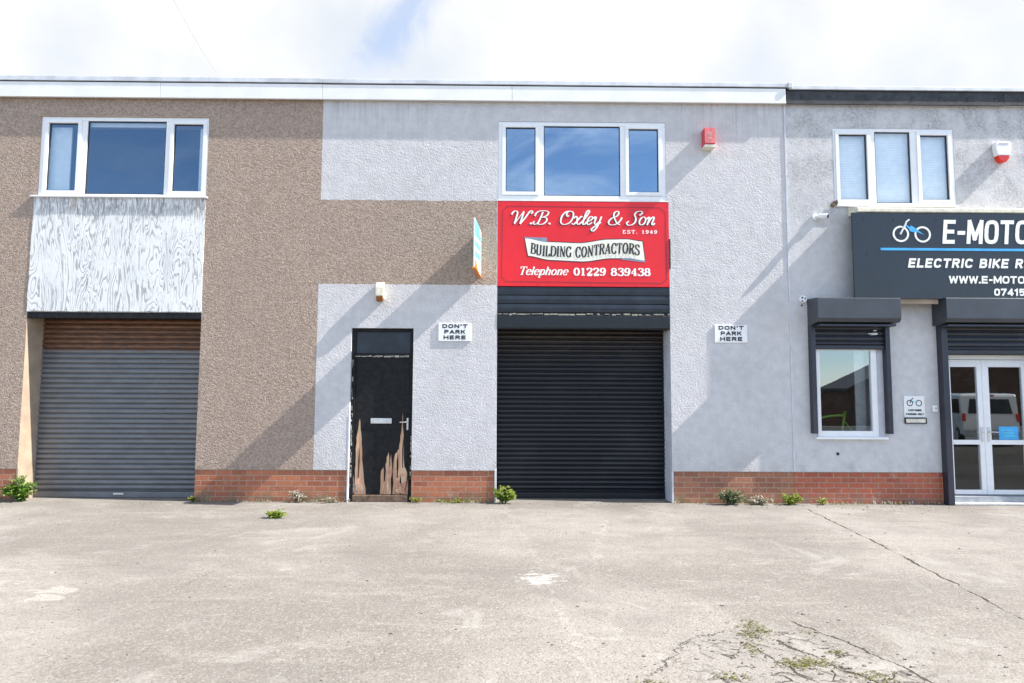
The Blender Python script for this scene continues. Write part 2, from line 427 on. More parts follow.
    col = t.mix(t.math('MULTIPLY', t.math('MULTIPLY', mk, t.step(fine, 0.36, 0.56)), 0.5), col, (0.46, 0.44, 0.41))
    h = t.math('ADD', t.math('MULTIPLY', fine, 0.6), t.math('MULTIPLY', v.outputs['Distance'], -0.5))
    h = t.math('ADD', h, t.math('MULTIPLY', mid, 1.5))
    h = t.math('ADD', h, t.math('MULTIPLY', cr, -3.0))
    h = t.math('ADD', h, t.math('MULTIPLY', t.math('MULTIPLY', zone, zn), -1.2))
    b = t.n('ShaderNodeBsdfPrincipled', {'Base Color': col, 'Roughness': 0.92, 'Specular IOR Level': 0.25,
                                         'Normal': t.bump(h, 0.6, 0.009)})
    t.out(b.outputs[0])
    return mt


M = {}
M['dash'] = wall_material("pebble_dash", 'dash')
M['mixed'] = wall_material("painted_roughcast", 'mixed')
M['render'] = wall_material("grey_render", 'render')
M['brick'] = brick_material("red_brick", (0.42, 0.140, 0.068), (0.25, 0.078, 0.042), (0.17, 0.15, 0.09))
M['brick_b'] = brick_material("painted_red_brick", (0.42, 0.105, 0.055), (0.29, 0.068, 0.042), (0.19, 0.15, 0.11))
M['brick_c'] = brick_material("brown_brick", (0.36, 0.145, 0.08), (0.22, 0.09, 0.055), (0.15, 0.13, 0.06))
M['upvc'] = plain("white_upvc", (0.80, 0.80, 0.81), 0.35, var=0.03)
M['fascia'] = plain("white_fascia", (0.79, 0.78, 0.76), 0.45, var=0.05, vscale=2.5)
M['gap'] = plain("dark_seal", (0.03, 0.03, 0.033), 0.8)
M['coping'] = plain("galvanised_coping", (0.60, 0.61, 0.64), 0.5, 0.1, var=0.15, vscale=3.0, bump=0.2)
M['tar'] = plain("black_timber", (0.030, 0.031, 0.036), 0.7, var=0.5, vscale=7, bump=0.5, bscale=25)
M['bolt'] = plain("dark_bolt", (0.012, 0.012, 0.014), 0.6)
M['glass'] = glass_material("window_glass", 0.20, (0.92,0.94,0.95))
M['glass_shop'] = glass_material("shop_front_glass", 0.20, (0.8, 0.84, 0.86), 0.006, (0.86, 0.94, 1.0))
M['glass_bright'] = glass_material("bright_window_glass", 0.38, (0.92, 0.94, 0.95), coat=(0.66, 0.84, 1.0))
M['glass_pale'] = glass_material("shop_glass", 0.12, (0.97, 0.98, 0.98), coat=(0.86, 0.94, 1.0))
M['glass_low'] = glass_material("door_glass", 0.02, (0.8, 0.84, 0.86), 0.006, (0.9, 0.96, 1.0))
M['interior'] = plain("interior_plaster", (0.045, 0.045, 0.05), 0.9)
M['blind'] = plain("pale_blind", (0.80, 0.86, 0.88), 0.7, var=0.05)
M['board'] = board_material("flaking_board")
M['beige'] = plain("beige_reveal", (0.36, 0.275, 0.20), 0.85, var=0.14, vscale=5, bump=0.3)
M['grey_reveal'] = plain("grey_reveal", (0.56, 0.57, 0.62), 0.85, var=0.1, vscale=5, bump=0.3)
M['black_wood'] = plain("black_painted_wood", (0.010, 0.010, 0.011), 0.55, var=0.5, vscale=12, bump=0.35, bscale=18, spec=0.22)
M['flake'] = plain("flaked_edge", (0.30, 0.28, 0.24), 0.8, var=0.5, vscale=30)
M['ply'] = plywood_material("bare_plywood")
M['chrome'] = plain("satin_metal", (0.62, 0.62, 0.62), 0.35, 0.8)
M['shut_grey'] = shutter_material("grey_shutter", (0.165, 0.170, 0.182), (2.24, 2.31, 0.85))
M['shut_black'] = shutter_material("black_shutter", (0.012, 0.014, 0.021), (1.95, 2.75, 0.55), (0.10, 0.068, 0.045), 0.36, 0.30, 0.3, 0.045)
M['shut_char'] = shutter_material("charcoal_shutter", (0.034, 0.037, 0.048), None, rough=0.4, scratch=0.05)
M['char_box'] = plain("charcoal_box", (0.052, 0.058, 0.069), 0.4, 0.2, var=0.12, vscale=2.5)
M['char_rail'] = plain("charcoal_rail", (0.033, 0.034, 0.048), 0.4, 0.2, var=0.1)
M['navy'] = plain("navy_panel", (0.017, 0.023, 0.034), 0.35, 0.15, var=0.3, vscale=4)
M['navy_dark'] = plain("navy_box", (0.005, 0.006, 0.010), 0.4, 0.1, var=0.3)
M['red'] = plain("red_sign", (0.72, 0.007, 0.014), 0.35, var=0.05, vscale=3)
M['red_dark'] = plain("red_border", (0.33, 0.012, 0.02), 0.4)
M['ink'] = plain("black_ink", (0.02, 0.02, 0.022), 0.5)
M['white_ink'] = plain("white_ink", (0.85, 0.84, 0.80), 0.5, var=0.02)
M['cream'] = plain("cream_banner", (0.82, 0.79, 0.68), 0.5, var=0.03)
M['fold'] = plain("grey_fold", (0.20, 0.25, 0.33), 0.5)
M['sign_char'] = plain("charcoal_sign", (0.014, 0.017, 0.024), 0.24, 0.0, var=0.1, vscale=1.4)
M['blue'] = plain("blue_ink", (0.05, 0.38, 0.78), 0.4)
M['white_plate'] = plain("white_plate", (0.80, 0.80, 0.80), 0.45, var=0.03)
M['dirty_white'] = plain("dirty_white_plastic", (0.70, 0.66, 0.54), 0.5, var=0.15, vscale=14)
M['rust'] = plain("rust", (0.26, 0.10, 0.03), 0.9, var=0.5, vscale=40)
M['orange'] = plain("weathered_orange", (0.62, 0.19, 0.03), 0.7, var=0.3, vscale=12)
M['turq'] = plain("turquoise_print", (0.12, 0.58, 0.66), 0.4, var=0.08)
M['alarm_red'] = plain("alarm_red", (0.60, 0.045, 0.055), 0.4, var=0.12, vscale=20)
M['alarm_pink'] = plain("faded_red", (0.66, 0.16, 0.16), 0.5, var=0.2, vscale=20)
M['lens_red'] = plain("red_lens", (0.62, 0.03, 0.015), 0.2)
M['grey_pl'] = plain("grey_plastic", (0.40, 0.42, 0.42), 0.5)
M['slab'] = plain("threshold_grey", (0.30, 0.32, 0.35), 0.6, var=0.15)
M['step'] = plain("pale_step", (0.62, 0.61, 0.60), 0.8, var=0.15)
M['dark_sill'] = plain('worn_timber', (0.14, 0.09, 0.06), 0.85, var=0.4, vscale=14)
M['roof'] = plain("roof_felt", (0.12, 0.12, 0.12), 0.9)
M['lime'] = plain("lime_paint", (0.28, 0.58, 0.05), 0.35)
M['rubber'] = plain("black_rubber", (0.02, 0.02, 0.02), 0.8)
M['van'] = plain("white_van_paint", (0.74, 0.74, 0.74), 0.25, var=0.03, coat=0.5)
M['van_glass'] = plain("dark_van_glass", (0.02, 0.022, 0.025), 0.08)
M['slate'] = plain("slate_roof", (0.055, 0.055, 0.062), 0.8, var=0.3, vscale=3)
M['dark_brick'] = brick_material("dark_brick", (0.035, 0.025, 0.022), (0.028, 0.022, 0.02), (0.03, 0.028, 0.025))
M['ground'] = ground_material()
M['cable'] = plain("grey_cable", (0.80, 0.78, 0.80), 0.6)
M['nest'] = plain("frayed_fibre", (0.20, 0.15, 0.11), 0.9, var=0.4, vscale=60)
M['curtain'] = plain("pale_curtain", (0.76, 0.82, 0.80), 0.8, var=0.05)
LEAF = {
    'bright': [leaf_material("leaf_bright", (0.108, 0.238, 0.022), (0.184, 0.324, 0.043)), leaf_material("leaf_bright_pale", (0.259, 0.367, 0.076), (0.324, 0.432, 0.108)), leaf_material("leaf_bright_dark", (0.054, 0.130, 0.016), (0.086, 0.173, 0.022))],
    'yellow': [leaf_material("leaf_yellow", (0.194, 0.292, 0.022), (0.324, 0.410, 0.043)), leaf_material("petal_yellow", (0.560, 0.540, 0.065), (0.560, 0.560, 0.216)), leaf_material("leaf_olive", (0.086, 0.151, 0.022), (0.130, 0.194, 0.033))],
    'grey': [leaf_material("leaf_grey_green", (0.119, 0.184, 0.076), (0.194, 0.249, 0.119)), leaf_material("leaf_grey_pale", (0.324, 0.367, 0.238), (0.410, 0.442, 0.302)), leaf_material("leaf_grey_dark", (0.054, 0.092, 0.033), (0.086, 0.119, 0.054))],
    'dry': [leaf_material("stalk_pale", (0.540, 0.497, 0.399), (0.560, 0.560, 0.540)), leaf_material("stalk_tan", (0.367, 0.314, 0.216), (0.475, 0.410, 0.302)), leaf_material("leaf_drab", (0.151, 0.162, 0.065), (0.216, 0.216, 0.097))],
    'moss': [leaf_material("moss_green", (0.141, 0.149, 0.022), (0.208, 0.201, 0.054)), leaf_material("moss_yellow", (0.223, 0.208, 0.054), (0.267, 0.238, 0.086)), leaf_material("moss_dark", (0.074, 0.074, 0.022), (0.097, 0.089, 0.033))],
}


# ------------------------------------------------------------------ object helpers
def link(name, me, mats, parent=None):
    o = bpy.data.objects.new(name, me)
    COL.objects.link(o)
    for x in (mats if isinstance(mats, (list, tuple)) else [mats]):
        me.materials.append(x)
    if parent:
        o.parent = parent
    return o


def tag(o, label=None, cat=None, group=None, kind=None):
    if label: o['label'] = label
    if cat: o['category'] = cat
    if group: o['group'] = group
    if kind: o['kind'] = kind
    return o


def thing(name, label, cat, loc=(0, 0, 0), group=None, rz=0.0):
    o = bpy.data.objects.new(name, None)
    COL.objects.link(o)
    o.location = loc
    o.rotation_euler = (0, 0, rz)
    o.empty_display_size = 0.2
    return tag(o, label, cat, group)


class MB:
    """collects shapes into one mesh, coordinates are relative to `org`"""
    def __init__(self, org=(0, 0, 0)):
        self.v, self.f, self.mi = [], [], []
        self.org = Vector(org)

    def add(self, vs, fs, mi=0):
        b = len(self.v)
        self.v += [Vector(q) - self.org for q in vs]
        self.f += [tuple(b + i for i in q) for q in fs]
        self.mi += [mi] * len(fs)
        return self

    def box(self, x0, x1, y0, y1, z0, z1, mi=0):
        vs = [(x, y, z) for z in (z0, z1) for y in (y0, y1) for x in (x0, x1)]
        fs = [(0, 2, 3, 1), (4, 5, 7, 6), (0, 1, 5, 4), (2, 6, 7, 3), (0, 4, 6, 2), (1, 3, 7, 5)]
        return self.add(vs, fs, mi)

    def prism_y(self, pts, y0, y1, mi=0):
        """outline pts (x,z) extruded from y0 (front) to y1"""
        n = len(pts)
        vs = [(x, y0, z) for x, z in pts] + [(x, y1, z) for x, z in pts]
        fs = [tuple(range(n)), tuple(range(2 * n - 1, n - 1, -1))]
        fs += [(i, n + i, n + (i + 1) % n, (i + 1) % n) for i in range(n)]
        return self.add(vs, fs, mi)

    def prism_x(self, pts, x0, x1, mi=0):
        """profile pts (y,z) extruded along x"""
        n = len(pts)
        vs = [(x0, y, z) for y, z in pts] + [(x1, y, z) for y, z in pts]
        fs = [tuple(range(n)), tuple(range(2 * n - 1, n - 1, -1))]
        fs += [(i, n + i, n + (i + 1) % n, (i + 1) % n) for i in range(n)]
        return self.add(vs, fs, mi)

    def cyl(self, a, b, r, r2=None, seg=12, mi=0):
        a, b = Vector(a), Vector(b)
        r2 = r if r2 is None else r2
        d = (b - a).normalized()
        u = d.orthogonal().normalized(); k = d.cross(u)
        vs = []
        for c, rad in ((a, r), (b, r2)):
            for i in range(seg):
                t = 2 * math.pi * i / seg
                vs.append(c + (u * math.cos(t) + k * math.sin(t)) * rad)
        fs = [(i, (i + 1) % seg, seg + (i + 1) % seg, seg + i) for i in range(seg)]
        fs += [tuple(range(seg - 1, -1, -1)), tuple(range(seg, 2 * seg))]
        return self.add(vs, fs, mi)

    def tube(self, pts, r, seg=8, mi=0):
        pts = [Vector(q) for q in pts]
        vs, fs = [], []
        u = None
        for i, c in enumerate(pts):
            d = (pts[min(i + 1, len(pts) - 1)] - pts[max(i - 1, 0)]).normalized()
            u = d.orthogonal().normalized() if u is None else (u - d * u.dot(d)).normalized()
            k = d.cross(u)
            for s in range(seg):
                t = 2 * math.pi * s / seg
                vs.append(c + (u * math.cos(t) + k * math.sin(t)) * r)
        for i in range(len(pts) - 1):
            for s in range(seg):
                fs.append((i * seg + s, i * seg + (s + 1) % seg, (i + 1) * seg + (s + 1) % seg, (i + 1) * seg + s))
        fs += [tuple(range(seg - 1, -1, -1)), tuple(range((len(pts) - 1) * seg, len(pts) * seg))]
        return self.add(vs, fs, mi)

    def ring(self, c, R0, R1, y0, y1, seg=40, mi=0):
        """flat ring facing -y"""
        vs, fs = [], []
        for i in range(seg):
            t = 2 * math.pi * i / seg
            for rad in (R0, R1):
                for y in (y0, y1):
                    vs.append((c[0] + rad * math.cos(t), y, c[1] + rad * math.sin(t)))
        for i in range(seg):
            a, b = 4 * i, 4 * ((i + 1) % seg)
            fs += [(a, b, b + 2, a + 2), (a + 1, a + 3, b + 3, b + 1), (a, a + 1, b + 1, b), (a + 2, b + 2, b + 3, a + 3)]
        return self.add(vs, fs, mi)

    def build(self, name, mats, parent=None, bevel=0.0, smooth=False, recalc=True):
        me = bpy.data.meshes.new(name)
        me.from_pydata([tuple(q) for q in self.v], [], self.f)
        for pl_, i in zip(me.polygons, self.mi):
            pl_.material_index = i
        if recalc or bevel:
            bm = bmesh.new(); bm.from_mesh(me)
            bmesh.ops.recalc_face_normals(bm, faces=bm.faces)
            if bevel:
                bmesh.ops.bevel(bm, geom=[e for e in bm.edges if len(e.link_faces) == 2 and e.calc_face_angle(0) > 0.5],
                                offset=bevel, segments=2, profile=0.6, affect='EDGES', clamp_overlap=True)
            bm.to_mesh(me); bm.free()
        if smooth:
            for pl_ in me.polygons:
                pl_.use_smooth = True
        return link(name, me, mats, parent)


# ------------------------------------------------------------------ lettering
def catmull(pts, n=7):
    if len(pts) < 3:
        return pts
    closed = pts[0] == pts[-1]
    out = []
    for i in range(len(pts) - 1):
        p1, p2 = pts[i], pts[i + 1]
        p0 = pts[i - 1] if i > 0 else (pts[-2] if closed else p1)
        p3 = pts[i + 2] if i + 2 < len(pts) else (pts[1] if closed else p2)
        for s in range(n):
            t = s / n
            out.append(tuple(0.5 * (2 * b + (c - a) * t + (2 * a - 5 * b + 4 * c - d) * t * t + (3 * b - a - 3 * c + d) * t ** 3)
                             for a, b, c, d in zip(p0, p1, p2, p3)))
    out.append(pts[-1])
    return out


def ell(cx, cy, rx, ry, n=12):
    return [(cx + rx * math.cos(2 * math.pi * i / n + 1.2), cy + ry * math.sin(2 * math.pi * i / n + 1.2)) for i in range(n)] + \
           [(cx + rx * math.cos(1.2), cy + ry * math.sin(1.2))]


def stem(x, a=0, b=1): return ('l', [(x, a), (x, b)])
def srf(x0, x1, y): return ('l', [(x0, y), (x1, y)])


SERIF = {
    'B': (.75, [stem(.18), ('c', [(.18, .98), (.4, .98), (.6, .9), (.62, .75), (.5, .57), (.18, .53)]), ('c', [(.18, .53), (.5, .53), (.7, .4), (.7, .18), (.55, .03), (.18, .02)]), srf(.02, .3, .02), srf(.02, .3, .98)]),
    'U': (.88, [stem(.18, .3, 1), ('c', [(.18, .32), (.22, .08), (.42, .01), (.62, .08), (.68, .3), (.68, .98)]), srf(.02, .34, .98), srf(.54, .82, .98)]),
    'I': (.40, [stem(.2), srf(.04, .36, .02), srf(.04, .36, .98)]),
    'L': (.66, [stem(.18), srf(.02, .34, .98), srf(.02, .6, .02), ('l', [(.57, 0), (.62, .26)])]),
    'D': (.86, [stem(.18), ('c', [(.18, .98), (.5, .95), (.75, .75), (.79, .5), (.75, .25), (.5, .05), (.18, .02)]), srf(.02, .3, .02), srf(.02, .3, .98)]),
    'N': (.86, [('t', [(.15, 0), (.15, 1)]), ('l', [(.13, 1), (.7, 0)]), ('t', [(.7, 0), (.7, 1)]), srf(.02, .28, .02), srf(.0, .2, .98), srf(.57, .83, .98)]),
    'G': (.88, [('c', [(.7, .78), (.55, .95), (.4, .99), (.18, .85), (.1, .5), (.18, .15), (.4, .01), (.6, .05), (.7, .2)]), stem(.7, .0, .4), srf(.55, .84, .4), ('t', [(.71, .72), (.71, 1)])]),
    'C': (.80, [('c', [(.7, .75), (.55, .95), (.4, .99), (.18, .85), (.1, .5), (.18, .15), (.4, .01), (.6, .06), (.72, .25)]), ('t', [(.71, .7), (.71, 1)])]),
    'O': (.88, [('c', ell(.43, .5, .33, .49))]),
    'T': (.76, [stem(.38), srf(.05, .71, .98), ('t', [(.06, 1), (.05, .76)]), ('t', [(.70, 1), (.71, .76)]), srf(.24, .52, .02)]),
    'R': (.82, [stem(.18), ('c', [(.18, .98), (.42, .98), (.62, .9), (.64, .73), (.5, .55), (.18, .52)]), ('l', [(.42, .53), (.72, 0)]), srf(.02, .32, .02), srf(.02, .3, .98), srf(.64, .84, .02)]),
    'A': (.84, [('t', [(.4, 1), (.1, 0)]), ('l', [(.4, 1), (.7, 0)]), srf(.2, .58, .33), srf(.0, .22, .02), srf(.56, .84, .02)]),
    'S': (.72, [('c', [(.6, .76), (.55, .94), (.36, .99), (.14, .9), (.14, .68), (.36, .54), (.6, .4), (.64, .18), (.5, .02), (.3, .01), (.12, .08), (.08, .25)])]),
    'E': (.70, [stem(.18), srf(.02, .6, .98), srf(.18, .45, .52), srf(.02, .62, .02), ('t', [(.6, 1), (.6, .78)]), ('t', [(.62, 0), (.63, .24)])]),
    'P': (.72, [stem(.18), ('c', [(.18, .98), (.42, .98), (.64, .9), (.66, .72), (.5, .5), (.18, .46)]), srf(.02, .34, .02), srf(.02, .3, .98)]),
    '0': (.64, [('c', ell(.32, .5, .24, .48))]),
    '1': (.60, [stem(.3), ('t', [(.3, .98), (.12, .84)]), srf(.1, .5, .02)]),
    '2': (.66, [('c', [(.1, .72), (.15, .93), (.32, .99), (.52, .9), (.54, .7), (.4, .45), (.1, .05)]), ('b', [(.08, .05), (.58, .05)]), ('t', [(.57, 0), (.6, .25)])]),
    '3': (.66, [('c', [(.1, .80), (.2, .96), (.34, .99), (.52, .9), (.52, .68), (.28, .54)]), ('c', [(.28, .54), (.55, .46), (.58, .2), (.42, .02), (.25, .01), (.1, .1), (.1, .22)])]),
    '4': (.66, [stem(.42), ('t', [(.42, 1), (.05, .3)]), srf(.05, .62, .29), srf(.25, .58, .02)]),
    '8': (.66, [('c', ell(.32, .75, .19, .23)), ('c', ell(.32, .26, .24, .25))]),
    '9': (.66, [('c', [(.53, .68), (.45, .5), (.3, .43), (.12, .55), (.1, .75), (.2, .95), (.33, .99), (.5, .9), (.55, .65), (.5, .3), (.35, .05), (.12, .06), (.1, .18)])]),
    'e': (.56, [('c', [(.1, .36), (.5, .38), (.46, .58), (.32, .65), (.14, .56), (.08, .33), (.15, .1), (.32, .01), (.52, .12)])]),
    'l': (.32, [stem(.16), srf(.03, .28, .02), srf(.03, .16, .97)]),
    'p': (.66, [stem(.16, -.3, .66), ('c', ell(.38, .33, .2, .32)), srf(.02, .32, -.3), srf(.03, .16, .63)]),
    'h': (.66, [stem(.15), ('c', [(.15, .5), (.3, .65), (.46, .62), (.5, .45), (.5, 0)]), srf(.03, .28, .02), srf(.38, .62, .02), srf(.03, .15, .97)]),
    'o': (.62, [('c', ell(.31, .33, .23, .32))]),
    'n': (.66, [stem(.15, 0, .66), ('c', [(.15, .5), (.3, .65), (.46, .62), (.5, .45), (.5, 0)]), srf(.03, .28, .02), srf(.38, .62, .02), srf(.03, .15, .63)]),
    '.': (.30, [('b', [(.08, .06), (.2, .06)])]),
    ' ': (.42, []),
}
def O_(w_): return ('c', [(.5 * w_, 1), (.12 * w_, .93), (0, .68), (0, .5), (0, .32), (.12 * w_, .07), (.5 * w_, 0), (.88 * w_, .07), (w_, .32), (w_, .5), (w_, .68), (.88 * w_, .93), (.5 * w_, 1)])


SANS = {
    'E': (.55, [('l', [(0, 0), (0, 1)]), ('l', [(0, 1), (.52, 1)]), ('l', [(0, .51), (.46, .51)]), ('l', [(0, 0), (.52, 0)])]),
    'L': (.52, [('l', [(0, 0), (0, 1)]), ('l', [(0, 0), (.50, 0)])]),
    'C': (.62, [('c', [(.58, .74), (.54, .93), (.36, 1), (.1, .94), (0, .68), (0, .32), (.1, .06), (.36, 0), (.54, .07), (.58, .26)])]),
    'T': (.62, [('l', [(.30, 0), (.30, 1)]), ('l', [(0, 1), (.60, 1)])]),
    'R': (.60, [('l', [(0, 0), (0, 1)]), ('c', [(0, 1), (.38, 1), (.54, .9), (.54, .62), (.38, .5), (0, .5)]), ('l', [(.30, .48), (.56, 0)])]),
    'I': (.04, [('l', [(0.02, 0), (0.02, 1)])]),
    'B': (.60, [('l', [(0, 0), (0, 1)]), ('c', [(0, 1), (.36, 1), (.52, .9), (.52, .64), (.36, .53), (0, .53)]), ('c', [(0, .53), (.38, .53), (.57, .4), (.57, .12), (.38, 0), (0, 0)])]),
    'K': (.60, [('l', [(0, 0), (0, 1)]), ('l', [(.55, 1), (.05, .46)]), ('l', [(.2, .58), (.58, 0)])]),
    'M': (.76, [('l', [(0, 0), (0, 1)]), ('l', [(0.02, 1), (.38, .18)]), ('l', [(.38, .18), (.74, 1)]), ('l', [(.76, 0), (.76, 1)])]),
    'O': (.64, [O_(.64)]),
    'D': (.62, [('l', [(0, 0), (0, 1)]), ('c', [(0, 1), (.34, 1), (.58, .84), (.62, .5), (.58, .16), (.34, 0), (0, 0)])]),
    'N': (.62, [('l', [(0, 0), (0, 1)]), ('l', [(0.02, 1), (.60, 0)]), ('l', [(.62, 0), (.62, 1)])]),
    'P': (.58, [('l', [(0, 0), (0, 1)]), ('c', [(0, 1), (.38, 1), (.56, .9), (.56, .58), (.38, .45), (0, .45)])]),
    'A': (.68, [('l', [(.34, 1), (0, 0)]), ('l', [(.34, 1), (.68, 0)]), ('l', [(.16, .3), (.52, .3)])]),
    'H': (.62, [('l', [(0, 0), (0, 1)]), ('l', [(.62, 0), (.62, 1)]), ('l', [(0, .5), (.62, .5)])]),
    'W': (.90, [('l', [(0, 1), (.20, 0)]), ('l', [(.20, 0), (.45, .92)]), ('l', [(.45, .92), (.70, 0)]), ('l', [(.70, 0), (.90, 1)])]),
    '-': (.28, [('l', [(0.02, .45), (.26, .45)])]),
    '.': (.04, [('l', [(.0, 0), (.04, 0)])]),
    "'": (.04, [('l', [(.02, .78), (.02, 1)])]),
    '0': (.56, [O_(.56)]),
    '1': (.26, [('l', [(.22, 0), (.22, 1)]), ('l', [(.0, .82), (.22, 1)])]),
    '4': (.60, [('l', [(.44, 0), (.44, 1)]), ('l', [(.42, 1), (0, .26)]), ('l', [(0, .26), (.58, .26)])]),
    '5': (.54, [('l', [(.06, 1), (.5, 1)]), ('l', [(.06, 1), (.03, .52)]), ('c', [(.03, .54), (.28, .62), (.5, .54), (.54, .30), (.46, .06), (.24, 0), (0, .08)])]),
    '7': (.56, [('l', [(0, 1), (.54, 1)]), ('l', [(.54, 1), (.18, 0)])]),
    ' ': (.22, []),
}


def sans_text(text, x0, x1, z, h, y, thick, shear=0.0, gap=0.34, part=1.0):
    """even-weight bold lettering, square ends; part<1 keeps the first share of the characters"""
    total = sum(SANS[c][0] for c in text) + gap * (len(text) - 1)
    k = (x1 - x0 - thick) / (total)
    mb = MB(); cur = 0.0; lift = 0.0
    hz = h - thick
    for c in text:
        wd, strokes = SANS[c]
        for kind, pts in strokes:
            path = catmull(pts, 6) if kind == 'c' else pts
            P = [Vector((x0 + thick / 2 + (cur + u) * k, z + thick / 2 + v * hz)) for u, v in path]
            if kind == 'l':
                d = (P[-1] - P[0]).normalized()
                P[0] = P[0] - d * thick * 0.5; P[-1] = P[-1] + d * thick * 0.5
                for q in (0, -1):
                    P[q].y = min(max(P[q].y, z), z + h)
            lift += 0.00010
            vs, fs = [], []
            for i, q in enumerate(P):
                if kind == 'c' and pts[0] == pts[-1] and i in (0, len(P) - 1):
                    d = P[1] - P[-2]
                else:
                    d = P[min(i + 1, len(P) - 1)] - P[max(i - 1, 0)]
                d.normalize()
                nn = Vector((-d.y, d.x)) * thick * 0.5
                for e in (q + nn, q - nn):
                    vs.append((e.x + shear * (e.y - z), y - lift - i * 1e-6, e.y))
            for i in range(len(P) - 1):
                fs.append((2 * i, 2 * i + 1, 2 * i + 3, 2 * i + 2))
            mb.add(vs, fs)
        cur += wd + gap
    return mb


SCRIPT = {
    'W': (1.12, [('c', [(-.16, .72), (-.1, .92), (.04, 1.0), (.18, .88), (.2, .5), (.2, .03)]), ('t', [(.2, .02), (.38, .5), (.56, .98)]), ('c', [(.56, .98), (.57, .5), (.56, .02)]), ('c', [(.56, .02), (.78, .5), (.92, .9), (1.05, 1.02), (1.14, .9), (1.06, .8)])]),
    'B': (.86, [('c', [(.34, .95), (.30, .5), (.22, .1), (.05, .0), (-.08, .1), (-.02, .22)]), ('c', [(-.1, .62), (-.06, .85), (.12, 1.0), (.42, 1.03), (.7, .93), (.68, .7), (.5, .56), (.34, .53)]), ('c', [(.38, .54), (.68, .48), (.74, .25), (.58, .03), (.34, .0), (.22, .1)])]),
    'O': (.86, [('c', [(.5, 1.02), (.22, .95), (.04, .6), (.1, .15), (.36, 0), (.66, .15), (.78, .55), (.68, .92), (.45, 1.0), (.3, .85), (.38, .62), (.5, .68)])]),
    'x': (.52, [('c', [(.0, .48), (.1, .62), (.2, .5), (.28, .12), (.42, .02), (.52, .15)]), ('c', [(.5, .56), (.42, .6), (.15, .08), (.04, .02), (-.02, .1)])]),
    'l': (.34, [('c', [(0, .1), (.2, .5), (.34, .95), (.26, 1.08), (.16, .9), (.13, .3), (.18, .02), (.3, .06), (.36, .2)])]),
    'e': (.42, [('c', [(.0, .2), (.25, .33), (.34, .5), (.24, .62), (.1, .5), (.06, .2), (.18, .0), (.4, .18)])]),
    'y': (.56, [('c', [(0, .45), (.06, .6), (.13, .5), (.12, .15), (.25, .02), (.42, .25)]), ('c', [(.46, .62), (.42, .2), (.36, -.2), (.2, -.48), (.06, -.38), (.14, -.2), (.54, .18)])]),
    '&': (.92, [('c', [(.84, .56), (.72, .2), (.45, 0), (.15, .04), (.06, .25), (.2, .5), (.48, .66), (.54, .9), (.42, 1.03), (.26, .9), (.3, .62), (.6, .15), (.84, .02)])]),
    'S': (.70, [('c', [(.60, .72), (.74, .92), (.6, 1.04), (.36, .98), (.28, .76), (.42, .5), (.44, .2), (.26, .0), (.02, .0), (-.08, .16), (.04, .28)])]),
    'o': (.46, [('c', ell(.2, .31, .19, .3)), ('t', [(.36, .5), (.5, .45)])]),
    'n': (.58, [('c', [(0, .45), (.08, .6), (.14, .5), (.11, 0)]), ('c', [(.11, .1), (.25, .5), (.37, .62), (.43, .5), (.40, .12), (.48, .01), (.58, .15)])]),
    '.': (.34, [('b', [(.06, .06), (.2, .06)])]),
    ' ': (.40, []),
}


def stroke_text(text, font, x0, x1, z, h, y, thick, thin, shear=0.0, warp=None, track=0.0):
    """lettering drawn with a broad pen, fitted between x0 and x1; returns an MB"""
    mb = MB()
    total = sum(font[c][0] + track for c in text) - track
    k = (x1 - x0) / (total * h)
    cur = 0.0
    lift = 0.0
    for c in text:
        wd, strokes = font[c]
        for kind, pts in strokes:
            path = catmull(pts) if kind == 'c' else list(pts)
            P = []
            for (u, v) in path:
                X = x0 + (cur + u) * h * k + shear * v * h
                Z = z + v * h
                if warp: Z += warp(X)
                P.append(Vector((X, Z)))
            vs, fs = [], []
            lift += 0.00012
            for i, q in enumerate(P):
                d = P[min(i + 1, len(P) - 1)] - P[max(i - 1, 0)]
                if d.length < 1e-7: d = Vector((1, 0))
                d.normalize()
                du = Vector((d.x - shear * d.y, d.y))
                if du.length > 0: du.normalize()
                if kind == 't': wdt = thin * 1.3
                elif kind == 'b': wdt = thick
                else:
                    s = abs(du.y)
                    if font is SCRIPT and kind == 'c': s = s ** 1.3
                    wdt = thin + (thick - thin) * s
                nrm = Vector((-d.y, d.x)) * wdt * 0.5
                for e in (q + nrm, q - nrm):
                    vs.append((e.x, y - lift - i * 1.5e-6, e.y))
            for i in range(len(P) - 1):
                fs.append((2 * i, 2 * i + 1, 2 * i + 3, 2 * i + 2))
            mb.add(vs, fs)
        cur += wd + track
    return mb


def font_text(name, body, x0, z, h, y, mat, parent, width=None, bold=0.0, shear=0.0, spacing=1.0, org=(0, 0, 0), align='L'):
    """built-in face, cap height h, baseline at z, flat on the plane y"""
    cu = bpy.data.curves.new('tmp', 'FONT')
    cu.body = body; cu.size = 1.0; cu.shear = shear; cu.space_character = spacing; cu.offset = bold
    cu.resolution_u = 4
    ob = bpy.data.objects.new('tmp', cu)
    COL.objects.link(ob)
    dg = bpy.context.evaluated_depsgraph_get()
    me = bpy.data.meshes.new_from_object(ob.evaluated_get(dg))
    bpy.data.objects.remove(ob); bpy.data.curves.remove(cu)
    me.materials.clear()
    xs = [q.co.x for q in me.vertices]; ys = [q.co.y for q in me.vertices]
    mx, Mx = min(xs), max(xs)
    cap = 0.729
    sz = h / cap
    sxx = sz if width is None else width / (Mx - mx)
    for q in me.vertices:
        a = (q.co.x - mx) * sxx
        q.co = Vector((x0 + a, y, z + q.co.y * sz)) - Vector(org)
    me.name = name
    return link(name, me, mat, parent)


